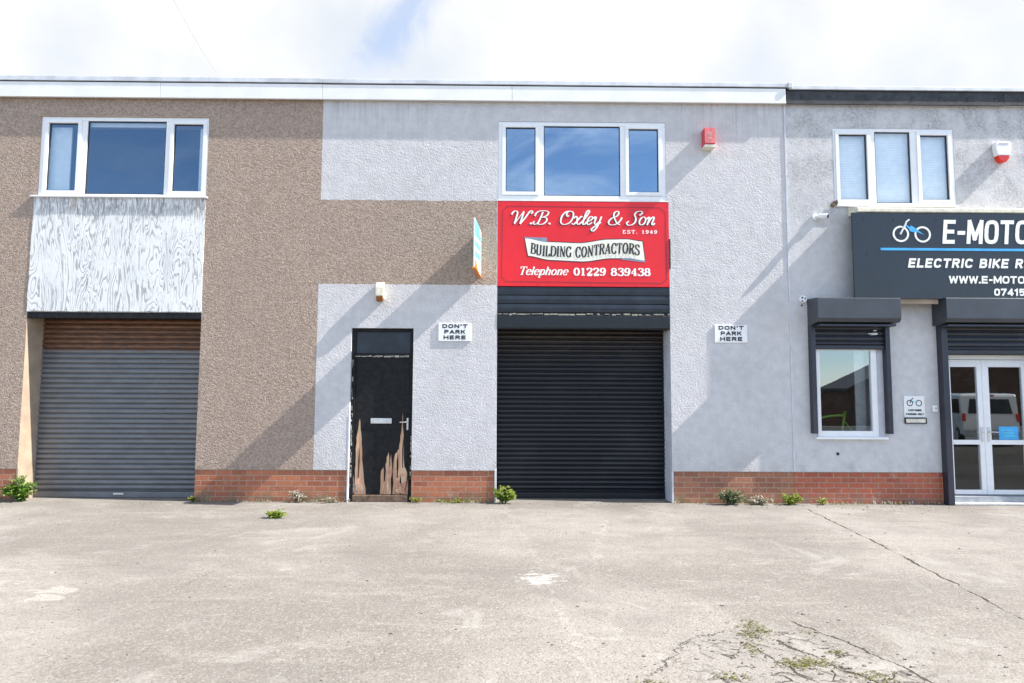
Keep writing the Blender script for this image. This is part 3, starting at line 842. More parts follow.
# ------------------------------------------------------------------ ground
M['asphalt'] = plain('worn_asphalt', (0.045, 0.045, 0.048), 0.9, var=0.25, vscale=2)
rd = MB().add([(-60, -31, 0.004), (60, -31, 0.004), (60, -13.5, 0.004), (-60, -13.5, 0.004)], [(0, 1, 2, 3)])
tag(rd.build('road', M['asphalt']), kind='structure')
g = MB()
g.add([(-300, -300, 0), (300, -300, 0), (300, 300, 0), (-300, 300, 0)], [(0, 1, 2, 3)])
tag(g.build('ground', M['ground']), kind='structure')


# ------------------------------------------------------------------ wall builder
def wall_with_openings(x0, x1, z0, z1, openings, y0=0.0, y1=0.5):
    """openings: (x0,x1,z0,z1). returns MB; slot 0 face, slot 1 reveals"""
    mb = MB()
    xs = sorted({x0, x1, *[o[0] for o in openings], *[o[1] for o in openings]})
    zs = sorted({z0, z1, *[max(z0, o[2]) for o in openings], *[o[3] for o in openings]})
    def hole(cx, cz):
        return any(o[0] < cx < o[1] and o[2] < cz < o[3] for o in openings)
    idx = {}
    def vid(i, j, k):
        if (i, j, k) not in idx:
            idx[(i, j, k)] = len(mb.v)
            mb.v.append(Vector((xs[i], (y0, y1)[k], zs[j])))
        return idx[(i, j, k)]
    solid = {(i, j): not hole((xs[i] + xs[i + 1]) / 2, (zs[j] + zs[j + 1]) / 2) for i in range(len(xs) - 1) for j in range(len(zs) - 1)}
    for (i, j), s in solid.items():
        if not s: continue
        mb.f.append((vid(i, j, 0), vid(i + 1, j, 0), vid(i + 1, j + 1, 0), vid(i, j + 1, 0))); mb.mi.append(0)
        mb.f.append((vid(i, j, 1), vid(i, j + 1, 1), vid(i + 1, j + 1, 1), vid(i + 1, j, 1))); mb.mi.append(0)
        for (di, dj, e) in ((-1, 0, (0, 0, 0, 1)), (1, 0, (1, 0, 1, 1)), (0, -1, (0, 0, 1, 0)), (0, 1, (0, 1, 1, 1))):
            if not solid.get((i + di, j + dj), False):
                a = (i + e[0], j + e[1]); b = (i + e[2], j + e[3])
                inside = (i + di, j + dj) in solid
                mb.f.append((vid(*a, 0), vid(*b, 0), vid(*b, 1), vid(*a, 1))); mb.mi.append(1 if inside else 0)
    return mb


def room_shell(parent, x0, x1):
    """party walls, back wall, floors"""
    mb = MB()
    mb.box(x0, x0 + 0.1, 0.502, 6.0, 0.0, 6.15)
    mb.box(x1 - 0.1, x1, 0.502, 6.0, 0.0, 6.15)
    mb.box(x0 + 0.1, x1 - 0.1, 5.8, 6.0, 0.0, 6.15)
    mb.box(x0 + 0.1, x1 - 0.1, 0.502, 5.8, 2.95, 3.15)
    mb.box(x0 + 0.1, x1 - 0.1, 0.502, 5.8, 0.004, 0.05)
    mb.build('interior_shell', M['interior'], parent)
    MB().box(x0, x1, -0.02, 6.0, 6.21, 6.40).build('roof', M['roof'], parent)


def frame_ring(mb, x0, x1, z0, z1, t, y0, y1):
    mb.box(x0, x1, y0, y1, z0, z0 + t)
    mb.box(x0, x1, y0, y1, z1 - t, z1)
    mb.box(x0, x0 + t, y0, y1, z0 + t, z1 - t)
    mb.box(x1 - t, x1, y0, y1, z0 + t, z1 - t)


def quad(x0, x1, y, z0, z1):
    return MB().add([(x0, y, z0), (x1, y, z0), (x1, y, z1), (x0, y, z1)], [(0, 1, 2, 3)])


def upvc_window(parent, x0, x1, z0, z1, panes, glass, y=0.008, sill=None, proud=0.055):
    """panes: (x0,x1,z0,z1,opening?)"""
    win = thing('window', None, None)
    win.parent = parent
    f = MB()
    xs = [x0] + [v for q in panes for v in (q[0], q[1])] + [x1]
    # outer frame and mullions as bars between the panes
    zlo = min(q[2] for q in panes); zhi = max(q[3] for q in panes)
    f.box(x0, x1, y, y + 0.07, z0, zlo)
    f.box(x0, x1, y, y + 0.07, zhi, z1)
    for i in range(0, len(xs), 2):
        f.box(xs[i], xs[i + 1], y, y + 0.07, zlo, zhi)
    f.build('frame', M['upvc'], win, bevel=0.006)
    for q in panes:
        if q[4]:                       # opening sash: a proud inner frame
            s = MB(); e = 0.055
            lo, hi = q[2], q[3]
            s.box(q[0] - e, q[1] + e, y - 0.016, y - 0.001, lo - e, lo)
            s.box(q[0] - e, q[1] + e, y - 0.016, y - 0.001, hi, hi + e)
            s.box(q[0] - e, q[0], y - 0.016, y - 0.001, lo, hi)
            s.box(q[1], q[1] + e, y - 0.016, y - 0.001, lo, hi)
            if lo > zlo + 0.002: s.box(q[0], q[1], y + 0.003, y + 0.06, zlo, lo)
            if hi < zhi - 0.002: s.box(q[0], q[1], y + 0.003, y + 0.06, hi, zhi)
            s.build('sash', M['upvc'], win, bevel=0.004)
        b = MB()
        gk = 0.012                     # dark rubber gasket round the glass
        frame_ring(b, q[0] + 0.0006, q[1] - 0.0006, q[2] + 0.0006, q[3] - 0.0006, gk, y + 0.012, y + 0.05)
        b.build('gasket', M['gap'], win)
        quad(q[0] + gk, q[1] - gk, y + 0.024, q[2] + gk, q[3] - gk).build('pane', glass, win, recalc=False)
    if sill:
        s = MB().box(sill[0], sill[1], y - proud, y + 0.05, sill[2], sill[3])
        s.build('sill', M['upvc'], win, bevel=0.005)
    return win


def roller(parent, x0, x1, z0, z1, y, mat, pitch=0.076, bulge=0.018, foot=0.09):
    """curtain of curved slats with a bottom rail"""
    prof = []
    z = z1
    while z > z0 + foot + 1e-6:
        zb = max(z - pitch, z0 + foot)
        n = 7
        for i in range(n):
            t = i / n
            prof.append((y - bulge * math.sin(math.pi * t) ** 0.8 + 0.004, z - (z - zb) * t * 0.86))
        prof.append((y + 0.022, z - (z - zb) * 0.885))
        prof.append((y + 0.022, z - (z - zb) * 0.985))
        z = zb
    mb = MB()
    xs = [x0 + (x1 - x0) * i / 24 for i in range(25)]
    vs, fs = [], []
    for xx in xs:
        for (py, pz) in prof:
            j = 0.004 * noise.noise(Vector((xx * 0.8, pz * 2.0, 7.7))) + 0.0016 * noise.noise(Vector((xx * 1.7, pz * 9.0, 3.1)))
            vs.append((xx, py + j, pz))
    k = len(prof)
    for i in range(len(xs) - 1):
        for j in range(k - 1):
            fs.append((i * k + j, i * k + j + 1, (i + 1) * k + j + 1, (i + 1) * k + j))
    mb.add(vs, fs)
    sh = mb.build('roller_shutter', mat, parent, recalc=True)
    MB().box(x0, x1, y - 0.025, y + 0.02, z0, z0 + foot).build('bottom_rail', mat, sh, bevel=0.006)
    return sh


# ================================================================== LEFT UNIT
XL0, XL1 = -13.5, -2.862
U1 = thing('industrial_unit', 'brown pebbledashed end unit with flaking white board above a grey roller shutter', 'building', (-7.9, 0, 0))
L_OPEN = (-7.255, -4.622)
wm = wall_with_openings(XL0, XL1, 0.474, 6.42, [(L_OPEN[0], L_OPEN[1], 0.4, 2.838), (-7.215, -4.63, 4.62, 5.885)])
for o_ in [U1]:
    pass
def place(parent, ob):
    """parts are authored in world coordinates; keep them there under the parent"""
    ob.parent = parent
    ob.matrix_parent_inverse = Matrix.Translation(-Vector(parent.location))
    return ob


ob = wm.build('wall', [M['dash'], M['beige']], None); place(U1, ob)
for a_, b_ in ((XL0, L_OPEN[0]), (L_OPEN[1], XL1)):
    place(U1, MB().box(a_, b_, 0.012, 0.5, 0.0, 0.472).build('brick_plinth', M['brick'], None))
rv = MB().box(L_OPEN[0] - 0.02, L_OPEN[0] + 0.004, 0.008, 0.49, 0.0, 0.474)
ob = rv.build('reveal_base', M['beige'], None); place(U1, ob)


def fascia_boards(U, spans, mat, z0, z1):
    for a, b in spans:
        ob = MB().box(a + 0.002, b - 0.002, -0.088, -0.066, z0, z1).build('fascia', mat, None, bevel=0.004)
        place(U, ob)


def soffit(U, a, b):
    ob = MB().box(a, b, -0.066, 0.0, 6.19, 6.205).build('soffit', M['fascia'], None); place(U, ob)


fascia_boards(U1, [(XL0, -5.366), (-5.366, XL1)], M['fascia'], 6.168, 6.405)
soffit(U1, XL0, XL1)
def coping(U, segs, z0, z1, gapz):
    for a, b in segs:
        ob = MB().box(a, b, -0.100, 0.30, z0, z1).build('coping', M['coping'], None, bevel=0.006); place(U, ob)
    ob = MB().box(segs[0][0], segs[-1][1], -0.08, 0.28, gapz, z0 - 0.001).build('coping_seal', M['gap'], None); place(U, ob)


coping(U1, [(XL0, -8.6), (-8.598, -5.9), (-5.898, XL1)], 6.425, 6.497, 6.407)

# top window
def world_window(U, *a, **k):
    tmp = upvc_window(None, *a, **k)
    return place(U, tmp)


WIN1 = world_window(U1, -7.215, -4.63, 4.627, 5.885,
                    [(-7.10, -6.648, 4.713, 5.785, True), (-6.505, -5.291, 4.664, 5.824, False), (-5.167, -4.712, 4.715, 5.781, True)],
                    M['glass'], sill=(-7.30, -4.60, 4.602, 4.626))
def inner(win, name, mat, *box):
    return MB().box(*box).build(name, mat, win)


inner(WIN1, 'curtain', M['curtain'], -7.16, -6.80, 0.10, 0.12, 4.64, 5.75)
inner(WIN1, 'curtain', M['curtain'], -4.80, -4.64, 0.10, 0.12, 4.64, 5.75)
inner(WIN1, 'blind', M['curtain'], -6.52, -5.28, 0.08, 0.10, 5.755, 5.83)
ob = MB().box(-7.24, -4.615, -0.012, 0.004, 5.886, 5.905).build('head_trim', M['beige'], None); place(U1, ob)

# flaking board above the shutter, black lintel, shutter
bd = MB()
NX, NZ = 44, 26
xa, xb, za, zb = -7.262, -4.629, 2.842, 4.600
vs = []
for j in range(NZ + 1):
    for i in range(NX + 1):
        x = xa + (xb - xa) * i / NX; z = za + (zb - za) * j / NZ
        if i in (0, NX): x += 0.012 * noise.noise(Vector((z * 5, i, 0)))
        if j == 0: z += 0.012 * noise.noise(Vector((x * 6, 1, 0)))
        vs.append((x, -0.007 + 0.004 * noise.noise(Vector((x * 3, z * 2, 0))), z))
n0 = len(vs)
fs = [(j * (NX + 1) + i, j * (NX + 1) + i + 1, (j + 1) * (NX + 1) + i + 1, (j + 1) * (NX + 1) + i) for j in range(NZ) for i in range(NX)]
rim = [i for i in range(NX + 1)] + [j * (NX + 1) + NX for j in range(1, NZ + 1)] + [NZ * (NX + 1) + i for i in range(NX - 1, -1, -1)] + [j * (NX + 1) for j in range(NZ - 1, 0, -1)]
back = [(vs[i][0], 0.0, vs[i][2]) for i in rim]
vs += back
for a in range(len(rim)):
    b = (a + 1) % len(rim)
    fs.append((rim[a], n0 + a, n0 + b, rim[b]))
bd.add(vs, fs)
ob = bd.build('weathered_board', M['board'], None); place(U1, ob)
ob = MB().box(-7.252, -4.624, -0.002, 0.10, 2.735, 2.838).build('lintel_board', M['black_wood'], None, bevel=0.005); place(U1, ob)
ob = MB().box(-7.252, -4.624, -0.006, -0.003, 2.828, 2.838).build('lintel_edge', M['flake'], None); place(U1, ob)
tmpU = thing('tmp', None, None)
sh = roller(None, -7.27, -4.61, 0.004, 2.84, 0.40, M['shut_grey'], 0.078); place(U1, sh)
hs = MB().box(-6.02, -5.86, 0.36, 0.374, 0.045, 0.075).build('pull_handle', M['chrome'], sh, bevel=0.004)
room_shell_objs = None


def shell(U, x0, x1):
    holder = U
    before = set(bpy.data.objects)
    room_shell(None, x0, x1)
    for o in set(bpy.data.objects) - before:
        place(U, o)


shell(U1, XL0, XL1)
bpy.data.objects.remove(tmpU)

# ================================================================== MIDDLE UNIT
XM0, XM1 = XL1, 4.363
U2 = thing('industrial_unit', 'grey painted middle unit with black peeling door and black roller shutter under red sign', 'building', (0.75, 0, 0))
M_OPEN = (-0.128, 2.522)
DOOR = (-2.340, -1.396)
wm = wall_with_openings(XM0, XM1, 0.474, 6.42, [(M_OPEN[0], M_OPEN[1], 0.4, 4.617), (DOOR[0], DOOR[1], 0.4, 2.613), (-0.125, 2.487, 4.6165, 5.872)])
ob = wm.build('wall', [M['mixed'], M['grey_reveal']], None); place(U2, ob)
for a_, b_ in ((XM0 + 0.001, DOOR[0]), (DOOR[1], M_OPEN[0])):
    place(U2, MB().box(a_, b_, 0.0125, 0.5, 0.0, 0.472).build('brick_plinth', M['brick'], None))
p_ = MB().box(M_OPEN[1], XM1, 0.012, 0.5, 0.0, 0.472)
ob = p_.build('brick_plinth', M['brick_c'], None); place(U2, ob)
ob = MB().box(M_OPEN[1] - 0.004, M_OPEN[1] + 0.02, 0.008, 0.49, 0.0, 0.474).build('reveal_base', M['grey_reveal'], None); place(U2, ob)
ob = MB().box(M_OPEN[0] - 0.02, M_OPEN[0] + 0.004, -0.004, 0.49, 0.0, 0.474).build('reveal_base', M['grey_reveal'], None); place(U2, ob)
ob = MB().box(DOOR[0] - 0.016, DOOR[0] + 0.003, -0.004, 0.3, 0.0, 1.28).build('reveal_base', M['grey_reveal'], None); place(U2, ob)
fascia_boards(U2, [(XM0, 0.083), (0.083, XM1)], M['fascia'], 6.168, 6.402)
soffit(U2, XM0, XM1)
coping(U2, [(XM0 + 0.002, -0.6), (-0.598, 2.2), (2.202, XM1 + 0.05)], 6.423, 6.488, 6.405)
shell(U2, XM0 + 0.001, XM1)
WIN2 = world_window(U2, -0.125, 2.487, 4.618, 5.870,
                    [(-0.010, 0.454, 4.752, 5.780, True), (0.584, 1.776, 4.694, 5.808, False), (1.911, 2.373, 4.757, 5.770, True)],
                    M['glass_bright'], sill=(-0.135, 2.525, 4.604, 4.617), proud=0.014)
# slatted panel and hood over the big shutter
sp = MB()
for i in range(3):
    z1_ = 3.262 - i * 0.132
    sp.prism_x([(0.04, z1_), (0.012, z1_ - 0.004), (0.006, z1_ - 0.06), (0.012, z1_ - 0.122), (0.04, z1_ - 0.126)], -0.124, 2.518)
ob = sp.build('slatted_panel', M['navy'], None); place(U2, ob)
ob = MB().box(-0.124, 2.518, 0.041, 0.07, 2.80, 3.264).build('panel_backing', M['navy_dark'], None); place(U2, ob)
hood = MB().prism_x([(0.25, 2.84), (0.02, 2.846), (-0.006, 2.815), (-0.006, 2.63), (0.008, 2.612), (0.25, 2.612)], -0.125, 2.519)
ob = hood.build('shutter_hood', M['navy_dark'], None, bevel=0.008); place(U2, ob)
fl = MB()
x = -0.126
while x < 2.5:
    wdt = random.uniform(0.03, 0.16)
    zt = 2.846 + random.uniform(-0.006, 0.008)
    fl.box(x, min(x + wdt, 2.51), -0.009 + random.uniform(0, .005), 0.02, zt - random.uniform(0.006, 0.022), zt + 0.004)
    x += wdt + random.uniform(0.0, 0.05) * (2 if x > 1.2 else 0.7)
ob = fl.build('flaking_edge', M['flake'], None); place(U2, ob)
sh = roller(None, -0.13, 2.53, 0.004, 2.72, 0.48, M['shut_black'], 0.074, 0.022); place(U2, sh)

# peeling door
dr = thing('door', None, None)
place(U2, dr)
f = MB()
y0 = 0.06
f.box(DOOR[0] + 0.003, DOOR[0] + 0.062, y0, y0 + 0.09, 0.004, 2.605)
f.box(DOOR[1] - 0.055, DOOR[1] - 0.003, y0, y0 + 0.09, 0.004, 2.605)
f.box(DOOR[0] + 0.062, DOOR[1] - 0.055, y0, y0 + 0.09, 2.560, 2.605)
f.box(DOOR[0] + 0.062, DOOR[1] - 0.055, y0, y0 + 0.09, 2.185, 2.235)
f.build('door_frame', M['black_wood'], dr, bevel=0.005)
MB().box(DOOR[0] + 0.062, DOOR[1] - 0.055, y0 + 0.03, y0 + 0.045, 2.235, 2.560).build('transom_panel', M['navy'], dr)
e = MB()
x = DOOR[0] + 0.06
while x < DOOR[1] - 0.06:
    wdt = random.uniform(0.02, 0.08)
    e.box(x, min(x + wdt, DOOR[1] - 0.056), y0 - 0.006, y0 + 0.01, 2.178 - random.uniform(0, .012), 2.192 + random.uniform(-0.004, .01))
    x += wdt * random.uniform(0.9, 1.3)
for _ in range(26):
    z = random.uniform(0.2, 2.1)
    e.box(DOOR[0] + 0.004 + random.uniform(0, .012), DOOR[0] + 0.016 + random.uniform(0, .02), y0 - 0.004, y0 + 0.01, z, z + random.uniform(0.02, 0.09))
for _ in range(10):
    z = random.uniform(0.2, 0.9)
    e.box(DOOR[1] - 0.03, DOOR[1] - 0.012, y0 - 0.004, y0 + 0.01, z, z + random.uniform(0.02, 0.1))
e.build('flaking_paint', M['flake'], dr)
LX0, LX1 = DOOR[0] + 0.066, DOOR[1] - 0.059
LZ0, LZ1 = 0.105, 2.178
MB().box(LX0, LX1, y0 + 0.028, y0 + 0.07, LZ0, LZ1).build('plywood_core', M['ply'], dr)
# the black skin that is left, outline torn at the bottom
def zig(a, b, n, amp, seed):
    rr = random.Random(seed)
    return [(a[0] + (b[0] - a[0]) * i / n + rr.uniform(-amp, amp), a[1] + (b[1] - a[1]) * i / n + rr.uniform(-amp, amp) * 2) for i in range(1, n)]


def poly(*keys, n=5, amp=0.008, seed=1):
    out = []
    for i, kq in enumerate(keys):
        out.append(kq)
        if i < len(keys) - 1:
            out += zig(kq, keys[i + 1], n, amp, seed + i)
    return out


left_tear = poly((-2.262, LZ0), (-2.250, 0.55), (-2.245, 0.95), (-2.20, 1.25), (-2.165, 0.95), (-2.140, 0.55), (-2.085, LZ0), n=5, amp=0.006, seed=3)
right_tear = poly((-1.875, LZ0), (-1.865, 0.45), (-1.80, 0.55), (-1.755, 0.74), (-1.735, 0.5), (-1.715, 0.72), (-1.695, 0.42), (-1.66, 0.7), (-1.60, 0.78),
                  (-1.568, 1.05), (-1.552, 1.36), (-1.53, 1.0), (-1.515, 0.55), (-1.468, 0.42), (-1.495, 0.12), n=4, amp=0.006, seed=20)
sk = [(LX0, LZ0)] + left_tear + right_tear + [(LX1, LZ0 + 0.25), (LX1, LZ1), (LX0, LZ1)]
s_ = MB().prism_y(sk, y0 + 0.0225, y0 + 0.0275)
ob = s_.build('black_skin', M['black_wood'], dr)
bmx = bmesh.new(); bmx.from_mesh(ob.data); bmesh.ops.triangulate(bmx, faces=[q for q in bmx.faces if len(q.verts) > 4]); bmx.to_mesh(ob.data); bmx.free()
# slivers of black skin still hanging on inside the torn area
for (x, z0_, z1_, wd) in ((-1.815, 0.30, 0.62, 0.022), (-1.705, 0.106, 0.46, 0.030), (-1.625, 0.35, 0.72, 0.020), (-1.575, 0.108, 0.40, 0.020), (-1.545, 0.5, 0.95, 0.014), (-2.205, 0.35, 0.80, 0.016)):
    MB().prism_y([(x, z0_), (x + wd * .6, z0_ - 0.0), (x + wd, (z0_ + z1_) / 2), (x + wd * .5, z1_), (x - wd * .3, (z0_ + z1_) / 2 + .05)], y0 + 0.0235, y0 + 0.0275).build('black_sliver', M['black_wood'], dr)
for (x, z0_, z1_, wd) in ((-2.29, 0.12, 0.42, 0.035), (-2.245, 0.11, 0.30, 0.05), (-2.15, 0.11, 0.26, 0.03)):
    MB().add([(x, y0 + 0.02, z1_), (x + wd * .4, y0 + 0.018, z1_ - 0.03), (x + wd, y0 - 0.004, z0_ + .02), (x + .01, y0 + 0.002, z0_)], [(0, 1, 2, 3)]).build('curled_paint', M['flake'], dr)
# curled remnants
sl = MB()
for (x, z0_, z1_, wd, tw) in ((-1.78, 0.16, 0.52, 0.03, 0.01), (-1.60, 0.13, 0.30, 0.04, 0.02), (-1.50, 0.12, 0.34, 0.025, -0.05), (-1.64, 0.12, 0.2, 0.15, 0.0), (-1.83, 0.11, 0.30, 0.02, -0.02)):
    sl.add([(x, y0 + 0.022, z1_), (x + wd, y0 + 0.02, z1_ - 0.04), (x + wd + tw, y0 + 0.004, z0_), (x + tw, y0 + 0.01, z0_ + 0.02)], [(0, 1, 2, 3)])
sl.build('torn_splinter', M['ply'], dr)
MB().box(-2.032, -1.715, y0 + 0.004, y0 + 0.02, 1.165, 1.245).build('letter_plate', M['chrome'], dr, bevel=0.006)
hd = MB()
hd.box(-1.487, -1.462, y0 + 0.008, y0 + 0.022, 1.07, 1.25)
hd.tube([(-1.475, y0 + 0.012, 1.19), (-1.475, y0 - 0.03, 1.19), (-1.50, y0 - 0.045, 1.19), (-1.585, y0 - 0.045, 1.185)], 0.008)
hd.build('handle', M['chrome'], dr)
MB().box(DOOR[0] + 0.063, DOOR[1] - 0.056, 0.02, 0.2, 0.003, 0.098).build('threshold', M['dark_sill'], dr, bevel=0.006)

# ================================================================== RIGHT UNIT
XR0, XR1 = XM1 + 0.003, 13.5
U3 = thing('industrial_unit', 'grey rendered bike shop unit with charcoal shutter boxes and white glazed doors', 'building', (8.0, 0, 0))
SW = (4.735, 5.745, 1.0, 2.72)
DW = (6.70, 8.25)
wm = wall_with_openings(XR0, XR1, 0.474, 6.40, [(SW[0], SW[1], SW[2], SW[3]), (DW[0], DW[1], 0.4, 2.75), (5.12, 7.022, 4.57, 5.81)])
ob = wm.build('wall', [M['render'], M['grey_reveal']], None); place(U3, ob)
for a_, b_ in ((XR0, DW[0]), (DW[1], XR1)):
    place(U3, MB().box(a_, b_, 0.0115, 0.5, 0.0, 0.4735).build('brick_plinth', M['brick_b'], None))
ob = MB().box(XR0 - 0.012, XR0 + 0.012, -0.010, -0.001, 0.48, 6.16).build('render_bead', M['grey_reveal'], None); place(U3, ob)
for a, b in ((XR0 + 0.012, 7.80), (7.803, XR1)):
    ob = MB().box(a, b, -0.075, -0.05, 6.163 if a < 7 else 6.17, 6.375).build('fascia', M['tar'], None, bevel=0.006); place(U3, ob)
x = 4.62
while x < 13.4:
    fb = MB(); fb.cyl((x, -0.074, 6.275), (x, -0.079, 6.275), 0.036, 0.034, 12)
    place(U3, fb.build('fascia_bolt', M['bolt'], None))
    x += 0.437
soffit(U3, XR0, XR1)
coping(U3, [(XM1 + 0.056, 7.0), (7.002, XR1)], 6.392, 6.452, 6.377)
ob = MB().box(XM1 + 0.03, XM1 + 0.10, -0.118, 0.2, 6.405, 6.495).build('coping_step', M['coping'], None, bevel=0.008); place(U3, ob)
shell(U3, XR0, XR1)
WIN3 = world_window(U3, 5.12, 7.022, 4.575, 5.81,
                    [(5.208, 5.651, 4.667, 5.713, True), (5.779, 6.337, 4.620, 5.760, False), (6.492, 6.928, 4.673, 5.711, True)],
                    M['glass_pale'], sill=(5.085, 7.03, 4.545, 4.574))
bl = MB()
for k in range(44):
    z = 4.60 + k * 0.027
    bl.add([(5.16, 0.085, z), (6.98, 0.085, z), (6.98, 0.0865, z + 0.0262), (5.16, 0.0865, z + 0.0262)], [(0, 1, 2, 3)])
bl.build('venetian_blind', M['blind'], WIN3)
ob = MB().prism_x([(0.0, 4.540), (-0.29, 4.462), (-0.305, 4.45), (-0.305, 4.40), (-0.29, 4.388), (0.0, 4.388)], 5.31, 9.62).build('trim_ledge', M['dirty_white'], None, bevel=0.004); place(U3, ob)


def shutter_box(U, x0, x1, z0, z1):
    b = MB().prism_x([(0.0, z1 + 0.02), (-0.345, z1), (-0.36, z1 - 0.012), (-0.36, z0 + 0.05), (-0.32, z0), (-0.10, z0 - 0.03), (0.0, z0 - 0.03)], x0, x1)
    ob = b.build('shutter_box', M['char_box'], None, bevel=0.005)
    place(U, ob)
    ob2 = MB().box(x0 + 0.05, x1 - 0.05, -0.30, -0.11, z0 - 0.06, z0 - 0.032).build('underside', M['char_rail'], None)
    place(U, ob2)


shutter_box(U3, 4.632, 5.878, 2.715, 3.075)
shutter_box(U3, 6.555, 8.45, 2.72, 3.085)
def rail(U, x0, x1, z0, z1, d):
    mb = MB()
    mb.box(x0, x1, -d, -0.001, z0, z1)
    ob = mb.build('guide_rail', M['char_rail'], None, bevel=0.006); place(U, ob)


rail(U3, 4.63, 4.70, 1.05, 2.69, 0.11)
rail(U3, 5.765, 5.835, 1.05, 2.69, 0.11)
rail(U3, 6.605, 6.70, 0.006, 2.69, 0.13)
rail(U3, 8.25, 8.345, 0.006, 2.69, 0.13)
sh = roller(None, 4.70, 5.765, 2.322, 2.69, -0.05, M['shut_char'], 0.082, 0.014, 0.06); place(U3, sh)
sc_ = MB()
for (a, b, z) in ((5.52, 5.66, 2.555), (5.60, 5.65, 2.60), (5.56, 5.66, 2.54)):
    sc_.add([(a, -0.078, z), (b, -0.078, z + 0.008), (b, -0.078, z + 0.022), (a, -0.078, z + 0.010)], [(0, 1, 2, 3)])
sc_.build('scrape', M['white_plate'], sh)
sh = roller(None, 6.70, 8.25, 2.26, 2.69, -0.06, M['shut_char'], 0.082, 0.014, 0.06); place(U3, sh)
# shop window
sw = thing('shop_window', None, None); place(U3, sw)
f = MB()
f.box(4.736, 4.792, -0.02, 0.06, 1.0, 2.40)
f.box(5.575, 5.66, -0.02, 0.06, 1.0, 2.40)
f.box(4.792, 5.575, -0.02, 0.06, 1.0, 1.088)
f.box(4.792, 5.575, -0.02, 0.06, 2.315, 2.40)
f.build('frame', M['upvc'], sw, bevel=0.006)
quad(4.794, 5.573, 0.012, 1.09, 2.313).build('pane', M['glass_shop'], sw, recalc=False)
MB().box(4.69, 5.775, -0.075, 0.05, 0.965, 0.999).build('sill', M['upvc'], sw, bevel=0.006)
MB().box(5.661, 5.744, 0.0, 0.05, 1.0, 2.70).build('side_panel', M['grey_reveal'], sw)
MB().box(5.41, 5.57, 0.16, 0.18, 1.0, 2.5).build('curtain', M['grey_pl'], sw)
# glazed double doors
DY = 0.13
ed = thing('entrance_frame', None, None); place(U3, ed)
f = MB()
f.box(6.70, 6.832, DY, DY + 0.07, 0.12, 2.262)
f.box(8.05, 8.25, DY, DY + 0.07, 0.12, 2.262)
f.box(6.832, 8.05, DY, DY + 0.07, 2.19, 2.262)
f.build('frame', M['upvc'], ed, bevel=0.006)
MB().box(6.70, 8.25, DY + 0.02, DY + 0.06, 2.262, 2.75).build('header_panel', M['char_rail'], ed)
MB().box(6.70, 8.25, -0.02, 0.22, 0.006, 0.118).build('threshold', M['slab'], ed, bevel=0.006)
MB().box(6.71, 8.24, -0.10, -0.021, 0.005, 0.035).build('step', M['step'], ed, bevel=0.004)
for (x0, x1, hx, sgn) in ((6.834, 7.362, 7.325, -1), (7.366, 8.048, 7.425, 1)):
    x1 = min(x1, 8.048)
    leaf = thing('door', None, None); place(U3, leaf)
    a = x0 + 0.042 if sgn < 0 else x0 + 0.105
    b = x1 - 0.075 if sgn < 0 else x1 - 0.06
    f = MB()
    f.box(x0, a, DY - 0.008, DY + 0.05, 0.13, 2.185)
    f.box(b, x1, DY - 0.008, DY + 0.05, 0.13, 2.185)
    f.box(a, b, DY - 0.008, DY + 0.05, 0.13, 0.20)
    f.box(a, b, DY - 0.008, DY + 0.05, 0.885, 0.955)
    f.box(a, b, DY - 0.008, DY + 0.05, 2.075, 2.185)
    f.build('leaf_frame', M['upvc'], leaf, bevel=0.005)
    quad(a + .001, b - .001, DY + 0.015, 0.956, 2.074).build('pane', M['glass_shop'], leaf, recalc=False)
    quad(a + .001, b - .001, DY + 0.015, 0.201, 0.884).build('pane', M['glass_low'], leaf, recalc=False)
    h = MB()
    h.box(hx - 0.018, hx + 0.018, DY - 0.018, DY - 0.009, 0.93, 1.15)
    h.tube([(hx, DY - 0.012, 1.08), (hx, DY - 0.06, 1.08), (hx + sgn * 0.03, DY - 0.07, 1.08), (hx + sgn * 0.11, DY - 0.07, 1.075)], 0.009)
    h.build('handle', M['chrome'], leaf)
    if sgn > 0:
        st = MB().box(7.60, 7.90, DY + 0.010, DY + 0.0135, 0.96, 1.16).build('sticker', M['blue'], leaf)
        d_ = MB()
        for k in range(3):
            d_.box(7.63 + k * 0.02, 7.80 + k * 0.03, DY + 0.007, DY + 0.0095, 1.10 - k * 0.045, 1.115 - k * 0.045)
        d_.build('sticker_print', M['turq'], leaf)

# ================================================================== RED SIGN
SX = lambda u: -0.133 + (u - 35) / 810.0 * 2.668
SZ = lambda v: 4.600 - (v - 28) / 400.0 * 1.325
RS = thing('shop_sign', 'red painted builders sign with white script lettering and cream banner above black shutter', 'sign', (1.2, -0.03, 3.27))
def put(ob): return place(RS, ob)
ys = -0.002
put(MB().box(-0.1265, 2.5205, ys, 0.03, 3.270, 4.601).build('panel', M['red'], None, bevel=0.004))
def outline(pts, wd, y):
    mb = MB()
    n = len(pts)
    for i in range(n):
        a = Vector(pts[i]); b = Vector(pts[(i + 1) % n])
        d = (b - a).normalized(); nn = Vector((-d.y, d.x)) * wd / 2
        a2 = a - d * wd * 0.3; b2 = b + d * wd * 0.3
        mb.add([(a2.x + nn.x, y - i * 1e-4, a2.y + nn.y), (a2.x - nn.x, y - i * 1e-4, a2.y - nn.y), (b2.x - nn.x, y - i * 1e-4, b2.y - nn.y), (b2.x + nn.x, y - i * 1e-4, b2.y + nn.y)], [(0, 1, 2, 3)])
    return mb


